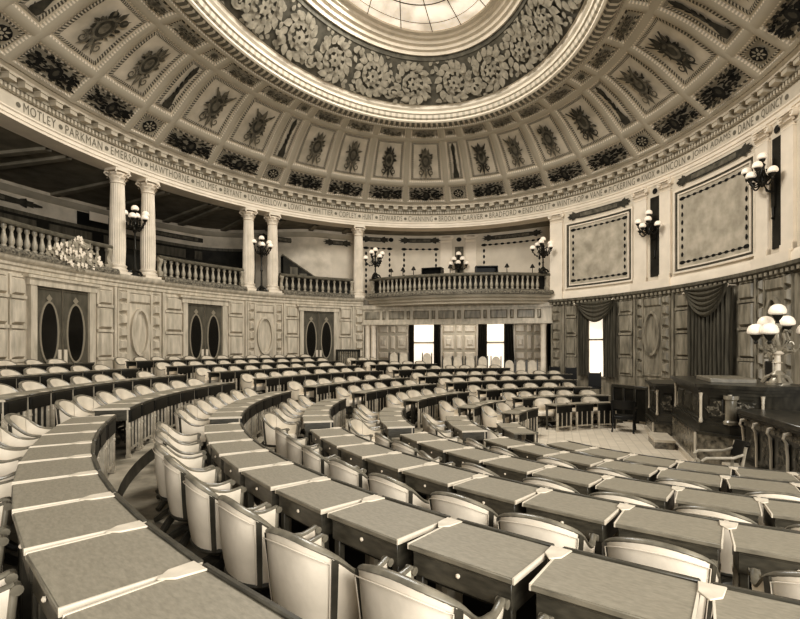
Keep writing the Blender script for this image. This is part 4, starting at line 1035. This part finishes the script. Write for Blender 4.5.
mb = MB(); shell(mb, 3.05, 6.95, .0, -.05, 12); CH['backrest'] = mb.mesh('backrest', LM, recalc=False)
for nm, a, b in (('l', .08, 3.0), ('r', 7.0, 9.92)):
    mb = MB(); shell(mb, a, b, -.003, -.045, 8); CH['side_'+nm] = mb.mesh('side_upholstery', LM, recalc=False)
for nm, s in (('l', 3.02), ('r', 6.98)):
    mb = MB(); mb.grid([[cpt(s+ds, v, oo) for v in (0,.25,.5,.75,1)] for ds, oo in ((-.13,0),(-.12,.016),(.12,.016),(.13,0))]); CH['stile_'+nm] = mb.mesh('stile', M['chairdark'])
mb = MB(); mb.tube([(lambda p: (p[0], p[1], p[2]+.006))(cpt(i*10/44, 1, -.022)) for i in range(45)], lambda u: .027 if .1 < u < .9 else .022, 8, .6); CH['top_rail'] = mb.mesh('top_rail', M['chairwood'], smooth=60)
for nm, s in (('l', .06), ('r', 9.94)):
    mb = MB(); mb.tube([cpt(s, v, -.022) for v in (0,.3,.6,.9,1)], .020, 8); p = cpt(s, 1, -.022); mb.tube([(p[0]-.03, p[1]-.008, p[2]-.012), (p[0]+.03, p[1]-.008, p[2]-.012)], .024, 10); CH['arm_'+nm] = mb.mesh('arm_front', M['chairwood'], smooth=60)
mb = MB(); mb.tube([cpt(i*10/36, 0, -.02) for i in range(37)], .032, 6, .8); b = mb.add([cpt(i*10/24, 0, -.03) for i in range(25)]); mb.face(range(b, b+25)); CH['seat_rail'] = mb.mesh('seat_rail', M['chairdark'], smooth=60)
mb = MB(); rows = []
for z, k in ((.36,.80),(.42,.84),(.465,.80),(.48,.66),(.485,.3)): rows.append([(cr(CP, s)[0]*k, cr(CP, s)[1]*k-.02, z) for s in [i*10/28 for i in range(29)]])
mb.grid(rows, cv=True); b = mb.add(rows[-1]); mb.face(range(b, b+29)); CH['seat'] = mb.mesh('seat', M['leather_in'], smooth=60)
mb = MB(); mb.lathe([(.05,.10),(.06,.13),(.04,.17),(.045,.24),(.07,.29),(.17,.33),(.17,.36)], 14); CH['pedestal'] = mb.mesh('pedestal', M['chairdark'])
mb = MB(); mb.tube([(.03,0,.16),(.13,0,.17),(.24,0,.11),(.32,0,.045),(.36,0,.028)], lambda u: .043-.014*u, 8, 1.0); CH['foot'] = mb.mesh('foot', M['chairdark'])
mb = MB(); P = [cpt(3.2, v, .014) for v in (.04,.3,.6,.93)]+[cpt(3.2+3.6*i/16, .93, .018) for i in range(1, 17)]+[cpt(6.8, v, .014) for v in (.6,.3,.04)]
mb.tube(P, .0035, 5); CH['nail'] = mb.mesh('nail_trim', M['nail'])
# compact version for the far rows
mb = MB(); shell(mb, .08, 9.92, 0, -.05, 18, 3); CH['shell'] = mb.mesh('upholstered_shell', LM, recalc=False)
mb = MB(); mb.lathe([(.05,.10),(.045,.24),(.16,.30),(.16,.335)], 8)
for k in range(4):
    a = math.pi/4+k*math.pi/2; mb.tube([(.03*math.cos(a),.03*math.sin(a),.14),(.2*math.cos(a),.2*math.sin(a),.10),(.31*math.cos(a),.31*math.sin(a),.025)], .03, 5)
CH['base'] = mb.mesh('pedestal_base', M['chairdark'])
mb = MB(); mb.tube([(lambda p: (p[0], p[1], p[2]+.006))(cpt(i*10/24, 1, -.022)) for i in range(25)], .027, 6, .6); CH['rail_far'] = mb.mesh('top_rail', M['chairwood'], smooth=60)
def make_chair(label, x, y, z, rz, near, group):
    r_ = thing('swivel_armchair', label, 'chair', (x, y, z), rz, group)
    if near:
        for nm, k in (('backrest','backrest'),('side_upholstery','side_l'),('side_upholstery','side_r'),('stile','stile_l'),('stile','stile_r'),('top_rail','top_rail'),('arm_front','arm_l'),('arm_front','arm_r'),('seat_rail','seat_rail'),('seat','seat'),('pedestal','pedestal')):
            o = link(nm, CH[k], r_)
            if nm == 'backrest': link('nail_trim', CH['nail'], o)
        for k in range(4): link('foot', CH['foot'], r_, None, R(45+90*k))
    else:
        for nm, k in (('upholstered_shell','shell'),('top_rail','rail_far'),('seat','seat'),('pedestal_base','base')): link(nm, CH[k], r_)
    return r_
ORD = 'first second third fourth fifth sixth seventh eighth ninth tenth eleventh twelfth thirteenth fourteenth fifteenth sixteenth seventeenth eighteenth nineteenth twentieth'.split()
START = dict(A=200.3, B=199.85, C=200.44, D=200.1, E=201.4, F=204.1)
PITCH = dict(A=3.4, B=4.05, C=4.56, D=5.6, E=7.17, F=8.7)
ENDS = dict(F=92.5, E=90, D=90, C=90, B=88, A=96, Z=108, Y=118, X=128)
RN = {n: i for i, (n, _, _) in enumerate(ROWS)}
def deg_half(w, r): return math.degrees(math.asin(w/r))
def visible(x, y, z):
    if y < .25: return False
    px = 400+FPX*x/y; py = HZY-FPX*(z-EYE)/y
    return -70 < px < 870 and py < 760
def lobby_clear(r, phi):
    p = Vector(pol(r, phi))-LA; s = p.dot(LD); return s < -.2 or s > LL+.2 or p.dot(LN) < -.42
rc = random.Random(11)
for nm, r, zt in ROWS:
    zf = max(0, zt-.75); base_p = math.degrees(.67/r); row = 'front row' if nm == 'F' else ORD[RN[nm]]+' row'
    blocks = []
    s0 = START.get(nm, 198.5+deg_half(.45, r)); blocks.append(('near block', 'its far left end', s0, PITCH.get(nm, base_p), 26))
    for bn, frm, a, b in (('left block', 'its near end', 198.5-deg_half(.45, r), 165+deg_half(.75, r)), ('far block', 'its left end', 165-deg_half(.75, r), 129.5+deg_half(.4, r)), ('far right block', 'its left end', 129.5-deg_half(.4, r), ENDS[nm])):
        if a-b < base_p*.8: continue
        n = max(1, round((a-b)/base_p)); blocks.append((bn, frm, a, -(a-b)/n, n))
    for bn, frm, a, p, n in blocks:
        cnt = 0
        for i in range(n):
            phi = a+p*(i+.5)
            if phi > 266: break
            xo, yo = pol(r+.25, phi)
            if phi < 215 and (rwall(phi) < r+1.05 or not lobby_clear(r+1.12, phi)): continue
            if phi > 225 and nm in 'ZYX': continue
            if not visible(xo, yo, zt): continue
            cnt += 1; w = min(.64, abs(p)*math.pi/180*r-.022)
            near = math.hypot(xo, yo) < 9.5
            x, y = pol(r, phi)
            lab = '%s from %s, %s of the %s' % (ORD[cnt-1], frm, row, bn)
            make_desk('member desk, '+lab, x, y, zf, R(phi-90), w, near, 'member desks in %s' % bn)
            # its chair
            rr = r+.50+.245+rc.uniform(0, .06); jr = rc.uniform(-6, 6)
            if rc.random() < .10: jr += rc.choice((-1, 1))*rc.uniform(15, 32); rr += .1
            x, y = pol(rr, phi+(.04+rc.uniform(-.05, .05))/r*57)
            if math.hypot(x, y) < .75: continue
            make_chair('cream armchair, '+lab, x, y, zf, R(phi-90+jr), near, 'armchairs in %s' % bn)

# ------------------------------------------------------------------ high backed chairs in the lobby
mb = MB(); arch = [(-.2,.42),(-.2,.86),(-.17,.97),(-.1,1.05),(0,1.08),(.1,1.05),(.17,.97),(.2,.86),(.2,.42)]
def ext_y(poly, y0, y1):
    q = MB(); n = len(poly); b = q.add([(x,y0,z) for x,z in poly]+[(x,y1,z) for x,z in poly]); q.face(range(b,b+n)); q.face(range(b+n,b+2*n))
    for i in range(n): j=(i+1)%n; q.face((b+i,b+j,b+n+j,b+n+i))
    return q
HB = {'back': ext_y(arch, .16, .21).mesh('backrest', M['leather_in'])}
mb = MB()
for sx in (-1, 1): mb.box(sx*.235-.025, sx*.235+.025, .16, .21, 0, 1.05); mb.lathe([(.01,1.05),(.03,1.07),(.005,1.11)], 8, (sx*.235,.185,0))
HB['post'] = mb.mesh('back_post', M['chairdark'])
mb = MB(); mb.box(-.25,.25,-.25,.2,.40,.47); HB['seat'] = mb.mesh('seat', M['leather_in'], bevel=.02)
mb = MB(); mb.box(-.025,.025,-.025,.025,0,.4); HB['leg'] = mb.mesh('leg', M['chairdark'])
def tier_z(x, y):
    rr = math.dist((x, y), (SX, SY)); z = 0
    for nm, r, zt in ROWS:
        if rr > r-.14: z = max(0, zt-.75)
    return z
def high_chair(label, px, off, group='high backed chairs in the lobby'):
    s = lob(px, off); x, y, _ = lp(s, off, 0); z = tier_z(x, y) if off < 0 else .8
    r_ = thing('high_back_chair', label, 'chair', (x, y, z), math.atan2(LN.y, LN.x)-math.pi/2, group)
    for nm, k in (('backrest','back'),('back_post','post'),('seat','seat')): link(nm, HB[k], r_)
    for sx in (-1, 1): link('leg', HB['leg'], r_, (sx*.22,-.22,0))
for i, px in enumerate((393,403,426.5,447,457.5,470,482.5,496,509.5,521,532.5)):
    high_chair('high backed arched chair, %s from the left along the lobby line' % ORD[i], px, -.12)
# dark armchairs by the right wall and the light/dark armchairs in the well
def scroll_chair(name, label, x, y, z, rz, wm, lm, sc=1.0):
    r_ = thing(name, label, 'chair', (x, y, z), rz); r_.scale = (sc, sc, sc)
    mb = MB(); mb.box(-.27,.27,-.26,.26,.40,.46); mb.obj('seat', lm, r_, bevel=.02)
    rows = []
    mb = MB()
    for z_ in (.66,.92):
        for o in (0,): pass
    ss = [i/10 for i in range(11)]; f = lambda u, z_, k: ((u-.5)*.60*k, .24+.10*math.sin(math.pi*u)*k+(z_-.66)*.25, z_)
    mb.grid([[f(u,.66,1) for u in ss],[f(u,.92,1.04) for u in ss],[(p[0]*.97,p[1]-.035,p[2]) for p in [f(u,.92,1.04) for u in ss]],[(p[0]*.97,p[1]-.035,p[2]) for p in [f(u,.66,1) for u in ss]]], cu=True)
    mb.obj('backrest', lm, r_)
    for sx in (-1, 1):
        mb = MB(); mb.tube([(sx*.30,.26,.78),(sx*.31,.12,.72),(sx*.31,-.10,.70),(sx*.31,-.24,.69),(sx*.31,-.30,.64),(sx*.31,-.29,.56),(sx*.29,-.24,.53)], .022, 8); mb.obj('arm', wm, r_)
        mb = MB(); mb.tube([(sx*.29,-.24,.54),(sx*.27,-.24,.40),(sx*.27,-.27,.2),(sx*.28,-.31,0)], .024, 8); mb.obj('leg', wm, r_)
        mb = MB(); mb.tube([(sx*.31,.28,.90),(sx*.29,.24,.62),(sx*.27,.23,.42),(sx*.27,.29,.2),(sx*.28,.37,0)], .024, 8); mb.obj('leg', wm, r_)
    mb = MB(); mb.box(-.27,.27,-.25,-.22,.36,.40); mb.box(-.27,.27,.21,.24,.36,.40); mb.box(-.28,-.25,-.24,.23,.36,.40); mb.box(.25,.28,-.24,.23,.36,.40); mb.obj('seat_frame', wm, r_)
    return r_
def gp(px, py, z): d = FPX*(EYE-z)/(py-HZY); return (px-400)*d/FPX, d
x, y = 5.15, 7.75; scroll_chair('scroll_armchair', 'light scrolled wooden armchair with dark back beside the clerk desk', x, y, 0, R(-112), M['goldwood'], M['black'], 1.0)
x, y = gp(624, 431, 0); scroll_chair('scroll_armchair', 'black scrolled armchair alone at the far edge of the well', x, y, 0, R(150), M['black'], M['black'], 1.0)
for px, d, lb in ((554, 21.3, 'dark upright chair left of two near the right lobby corner'), (570.5, 20.6, 'dark upright chair right of two near the right lobby corner'), (594.5, 18.9, 'dark upright chair under the bright right wall window')):
    x = (px-400)*d/FPX; r_ = thing('dark_side_chair', lb, 'chair', (x, d, tier_z(x, d)), R(-25), 'dark side chairs along the right wall')
    mb = MB(); mb.box(-.24,.24,.16,.22,.45,1.0); mb.obj('backrest', M['black'], r_, bevel=.02); mb = MB(); mb.box(-.24,.24,-.25,.2,.40,.48); mb.obj('seat', M['black'], r_, bevel=.02)
    for sx in (-1, 1):
        for sy in (-1, 1): mb = MB(); mb.box(sx*.21-.025, sx*.21+.025, sy*.19-.025, sy*.19+.025, 0, 1.04 if sy > 0 else .42); mb.obj('leg', M['chairdark'], r_)
# slatted screen beside the third door
x, y = gp(348, 367, 1.15); y = 23.2; x = (348-400)*y/FPX; r_ = thing('slatted_screen', 'low dark slatted screen right of the third double door', 'screen', (x, y, tier_z(x, y)), R(-12))
mb = MB(); mb.box(-.6,.6,-.06,.06,0,.12); mb.box(-.6,.6,-.06,.06,1.0,1.1); mb.box(-.6,-.52,-.06,.06,0,1.1); mb.box(.52,.6,-.06,.06,0,1.1); mb.obj('frame', M['gal_dark'], r_)
mb = MB()
for k in range(9): mb.box(-.48+k*.115, -.42+k*.115, -.03, .03, .1, 1.02)
mb.obj('slats', M['wood_deep'], r_)
# low barrier by the rostrum steps
A_, B_ = Vector((7.25,16.3)), Vector((7.75,15.0)); r_ = thing('barrier', 'dark wooden barrier between the far desks and the rostrum', 'barrier', (A_.x, A_.y, 0), math.atan2(B_.y-A_.y, B_.x-A_.x)); L = (B_-A_).length
mb = MB(); mb.box(0, L, -.05, .05, .1, 1.1); mb.obj('panel', M['deskdark'], r_); mb = MB(); mb.box(-.03, L+.03, -.09, .09, 1.1, 1.2); mb.obj('top_rail', M['rost'], r_, bevel=.01)
for k in range(4): mb = MB(); mb.box(L*k/3-.05, L*k/3+.05, -.08, .08, 0, 1.1); mb.obj('post', M['rost'], r_, bevel=.008)

# ------------------------------------------------------------------ rostrum
def offs(poly, d):
    n = len(poly); out = []; area = sum(poly[i][0]*poly[(i+1)%n][1]-poly[(i+1)%n][0]*poly[i][1] for i in range(n)); sg = 1 if area > 0 else -1
    for i in range(n):
        p0, p1, p2 = Vector(poly[i-1]), Vector(poly[i]), Vector(poly[(i+1)%n]); e1 = (p1-p0).normalized(); e2 = (p2-p1).normalized()
        n1 = Vector((e1.y,-e1.x))*sg; n2 = Vector((e2.y,-e2.x))*sg; b = (n1+n2).normalized(); out.append(tuple(p1+b*(d/max(.3, b.dot(n1)))))
    return out
def face_panels(mb, p, q, z0, z1, n, proud, ins=.1, outer=1):
    p, q = Vector(p), Vector(q); e = (q-p); L = e.length; e.normalize(); nn = Vector((e.y, -e.x))*outer
    for k in range(n):
        a, b = L*k/n+ins, L*(k+1)/n-ins
        P = lambda s, z, o: (*(p+e*s+nn*o), z)
        i0 = mb.add([P(a,z0,0), P(b,z0,0), P(b,z1,0), P(a,z1,0), P(a+.04,z0+.04,proud), P(b-.04,z0+.04,proud), P(b-.04,z1-.04,proud), P(a+.04,z1-.04,proud)])
        for f in ((4,5,6,7),(0,1,5,4),(1,2,6,5),(2,3,7,6),(3,0,4,7)): mb.face([i0+i for i in f])
def colonnette(parent, p, z0, z1, r=.026):
    mb = MB(); mb.lathe([(r*1.4,z0),(r*1.4,z0+.05),(r,z0+.1),(r,z1-.14),(r*1.2,z1-.12),(r,z1-.1),(r*1.5,z1)], 14, (p[0],p[1],0)); mb.obj('colonnette', M['rost_post'], parent)
def carving(mb, p, q, z0, z1, seed, outer=1):
    rg = random.Random(seed); p, q = Vector(p), Vector(q); e = q-p; L = e.length; e.normalize(); nn = Vector((e.y,-e.x))*outer
    for k in range(int(110*L*(z1-z0))+14):
        s, z = rg.uniform(.12*L, .88*L), rg.uniform(z0, z1); pts = leaf_pts(s, z, rg.uniform(0, 6.28), rg.uniform(.05,.12), rg.uniform(.025,.05))
        o = rg.uniform(.035,.06); i0 = mb.add([(*(p+e*max(0, min(L, a))+nn*o), max(z0, min(z1, b))) for a, b in pts]); mb.face(range(i0, i0+7))
def pulpit(name, label, poly, zb, zt, slab_poly=None, nfaces=3, drum=False):
    root = thing(name, label, 'lectern', (poly[1][0], poly[1][1], zb)); root_loc = Vector(root.location)
    loc = [(x-root_loc.x, y-root_loc.y) for x, y in poly]; h = zt-zb
    mb = MB(); mb.prism(loc, 0.1, h-.12); body = mb.obj('body', M['rost'], root, smooth=0)
    mb = MB(); mb.prism(offs(loc, .07), 0, .16); mb.prism(offs(loc, .04), .16, .22); mb.obj('base_moulding', M['rost'], root, smooth=0)
    mb = MB(); mb.prism(offs(loc, .05), h-.2, h-.13); mb.prism(offs(loc, .1), h-.13, h-.07); mb.prism(offs(loc, .16), h-.07, h); mb.obj('cornice', M['rost'], root, smooth=0)
    mb = MB(); mc = MB()
    for i in range(nfaces):
        p, q = loc[i], loc[i+1]; L = math.dist(p, q); n = max(1, round(L/.95)); face_panels(mb, p, q, .28, h-.26, n, .035, .1, OUT)
        pv, qv = Vector(p), Vector(q)
        for k in range(n): carving(mc, pv.lerp(qv, (k+.08)/n), pv.lerp(qv, (k+.92)/n), .34, h-.32, i*7+k, OUT)
    mb.obj('panel', M['rost'], root); mc.obj('carved_ornament', M['rost_gold'], root, smooth=0, recalc=False)
    o2 = offs(loc, .05)
    for i in range(nfaces+1): colonnette(root, o2[i], .18, h-.18)
    if drum:
        mb = MB(); c = loc[2]; mb.lathe([(.13,.2),(.13,.25),(.1,.28),(.1,h-.30),(.13,h-.27),(.13,h-.2)], 24, (c[0], c[1], 0)); mb.obj('corner_drum', M['rost_drum'], root)
    if slab_poly:
        mb = MB(); mb.prism([(x-root_loc.x, y-root_loc.y) for x, y in slab_poly], h, h+.09); mb.obj('reading_board', M['deskmid'], root, bevel=.01)
    return root
OUT = -1
POD = [(7.12,12.3),(6.15,9.75),(6.40,9.30),(6.75,8.98),(7.7,9.2),(8.15,12.0)]
LEC = [(7.5,14.35),(6.98,12.95),(7.3,12.66),(8.4,12.75),(8.7,14.1)]
a_ = sum(POD[i][0]*POD[(i+1)%6][1]-POD[(i+1)%6][0]*POD[i][1] for i in range(6)); OUT = 1 if a_ > 0 else -1
pulpit('podium', 'tall carved dark podium at centre of rostrum before the closed curtain', POD, .74, 1.70, [(6.9,11.2),(6.42,9.95),(7.2,9.7),(7.7,11.0)], 3, True)
pulpit('lectern', 'smaller carved dark lectern at the far left end of the rostrum', LEC, .44, 1.47, None, 2)
def marble_base(label, poly, zt):
    r_ = thing('rostrum_platform', label, 'platform', (poly[1][0], poly[1][1], 0)); loc = [(x-poly[1][0], y-poly[1][1]) for x, y in poly]
    mb = MB(); mb.prism(offs(loc, .12), 0, zt-.05); mb.obj('dado', M['marble'], r_, smooth=0); mb = MB(); mb.prism(offs(loc, .15), zt-.05, zt); mb.obj('coping', M['rost'], r_, smooth=0); mb = MB(); mb.prism(offs(loc, .17), 0, .1); mb.obj('skirting', M['marble_lt'], r_, smooth=0)
    o3 = offs(loc, .16); mb = MB(); mb.lathe([(.04,0),(.04,.1),(.024,.13),(.024,zt-.02)], 10, (o3[1][0], o3[1][1], 0)); mb.obj('corner_rod', M['rost_post'], r_)
marble_base('veined marble base carrying the tall central podium', POD, .74); marble_base('low veined marble base under the smaller left lectern', LEC, .44)
x, y = gp(667, 441, .0); r_ = thing('marble_step', 'pale marble step block below the smaller lectern', 'step', (6.52, 12.0, 0), R(70))
mb = MB(); mb.box(-.55,.55,-.2,.22,0,.16); mb.obj('step_body', M['marble'], r_, smooth=0); mb = MB(); mb.box(-.57,.57,-.22,.24,.16,.22); mb.obj('tread', M['marble_lt'], r_, smooth=0)
# clerk's desk on its platform
CD0, CD1 = Vector((6.27,8.72)), Vector((5.72,6.6)); ce = (CD1-CD0).normalized(); cn = Vector((ce.y,-ce.x)); cn = cn if cn.x < 0 else -cn; CLn = (CD1-CD0).length
mb = MB(); P = [CD0-ce*.25+cn*.3, CD1+ce*.3+cn*.3, CD1+ce*.3-cn*2.2, CD0-ce*.2-cn*.35]; mb.prism([tuple(p) for p in P], 0, .28); tag(mb.obj('platform_step', M['marble_lt'], smooth=0, bevel=.01), 'pale stone platform step under the clerk desk', 'platform')
r_ = thing('clerk_desk', 'long dark carved clerk desk with pale scroll brackets at right edge', 'desk', (CD0.x, CD0.y, .28), math.atan2(ce.y, ce.x)); sgn = 1 if (Vector((-ce.y, ce.x))).dot(cn) > 0 else -1
def cb(mb, x0, x1, y0, y1, z0, z1): mb.box(x0, x1, min(y0*sgn, y1*sgn), max(y0*sgn, y1*sgn), z0, z1)
mb = MB(); cb(mb, 0, CLn, -.75, 0, .1, .9); mb.obj('body', M['rost'], r_); mb = MB(); cb(mb, -.06, CLn+.06, -.82, .12, .94, 1.03); cb(mb, -.02, CLn+.02, -.78, .07, .88, .94); mb.obj('desktop', M['rost'], r_, bevel=.012)
mb = MB(); cb(mb, -.05, CLn+.05, -.8, .10, 0, .12); mb.obj('base_moulding', M['rost'], r_, bevel=.01)
mb = MB(); cb(mb, 0, CLn, .0, .03, .74, .88); mb.obj('carved_frieze', M['rost_gold'], r_)
for k in range(5):
    u0 = .12+k*(CLn-.2)/4
    mb = MB(); mb.tube([(u0, sgn*(.04), .86),(u0, sgn*.12, .84),(u0, sgn*.14, .78),(u0, sgn*.10, .72),(u0, sgn*.08, .5),(u0, sgn*.08, .12)], lambda u: .032 if u < .4 else .022, 10); mb.obj('scroll_bracket', M['rost_post'], r_)
    if k < 4:
        a, b = u0+.1, u0+(CLn-.2)/4-.1; mb = MB(); cb(mb, a, b, 0, .03, .2, .68); mb.obj('panel', M['rost'], r_, bevel=.012)
        mb = MB(); rg = random.Random(k)
        for j in range(24):
            q = leaf_pts(rg.uniform(a+.03,b-.05), rg.uniform(.26,.62), rg.uniform(0,6.28), .1, .05); i0 = mb.add([(s, sgn*.036, z) for s, z in q]); mb.face(range(i0, i0+7))
        mb.obj('carved_ornament', M['rost_gold'], r_, smooth=0, recalc=False)
# raised desk behind it carrying the tall lamp
r_ = thing('rear_desk', 'dark raised desk behind the clerk desk under the tall lamp', 'desk', (7.3, 8.35, .28), R(-75))
mb = MB(); mb.box(0,2.2,-.1,.9,0,1.02); mb.obj('body', M['rost'], r_); mb = MB(); mb.box(-.06,2.26,-.16,.96,1.02,1.12); mb.obj('desktop', M['rost_gold'], r_, bevel=.01); mb = MB(); mb.box(.05,2.1,.3,.8,1.12,1.2); mb.obj('book_ledge', M['rost'], r_, bevel=.01)
d_ = 9.45; candelabrum('large lamp standard with five opal shades and white post, right edge', ((777.5-400)*d_/FPX, d_, 1.70), 1.52, M['column'], 1.3, 'brass', ((77,.34,-.03),(33,.34,-.03),(183,.34,-.21),(216,.34,-.21),(-25,.34,-.21)), 0, .055)
# tall presiding chair beside the closed curtain
r_ = thing('presiding_chair', 'tall narrow carved chair standing right of the closed curtain', 'chair', (8.72, 11.75, .9), R(-110))
mb = MB(); mb.box(-.28,.28,-.28,.28,.38,.48); mb.obj('seat', M['black'], r_, bevel=.02); mb = MB(); mb.box(-.24,.24,.24,.3,.48,1.2); mb.obj('backrest', M['black'], r_, bevel=.02)
mb = MB()
for sx in (-1, 1): mb.box(sx*.27-.03, sx*.27+.03, .23, .31, 0, 1.25); mb.lathe([(.01,1.25),(.045,1.3),(.005,1.38)], 8, (sx*.27,.27,0)); mb.box(sx*.27-.03, sx*.27+.03, -.28, -.22, 0, .4)
mb.obj('frame', M['goldwood'], r_)
mb = MB(); mb.prism([(7.6,12.6),(8.4,9.2),(10.4,9.2),(10.4,13.6)], 0, .9); struct(mb.obj('floor_rostrum', M['carpet'], smooth=0))

# ------------------------------------------------------------------ light, sky, camera
w = bpy.data.worlds.new('soft_daylight'); bpy.context.scene.world = w; w.use_nodes = True
bg = w.node_tree.nodes['Background']; bg.inputs[0].default_value = (1, .985, .95, 1); bg.inputs[1].default_value = .30
def area(name, loc, target, sx, sy, e, col=(1, .985, .95)):
    l = bpy.data.lights.new(name, 'AREA'); l.shape = 'RECTANGLE'; l.size = sx; l.size_y = sy; l.energy = e; l.color = col
    o = bpy.data.objects.new(name, l); C.objects.link(o); o.location = loc; o.rotation_euler = (Vector(target)-Vector(loc)).to_track_quat('-Z', 'Y').to_euler(); return o
area('skylight_daylight', (CX, CY, 14.0), (CX, CY, 0), 4.2, 7.0, 1700)
area('rear_window_daylight', (4.5, -5.0, 5.0), (-4, 14, 3.0), 9, 5, 2100)
area('lobby_ceiling_light', lp(LL*.5, .9, 4.35), lp(LL*.5, 2.2, 1.5), 6.0, .6, 55)  # added fill with no visible source, brightens the lobby panelling
cam = bpy.data.cameras.new('camera'); co = bpy.data.objects.new('camera', cam); C.objects.link(co); bpy.context.scene.camera = co
co.location = (0, 0, EYE); co.rotation_euler = (R(90), 0, 0); cam.sensor_width = 36; cam.lens = FPX/800*36; cam.shift_y = (HZY-309.5)/800; cam.clip_start = .05; cam.clip_end = 200
sc = bpy.context.scene; sc.view_settings.view_transform = 'Standard'; sc.view_settings.look = 'Medium High Contrast'; sc.view_settings.exposure = 0; sc.view_settings.gamma = 1
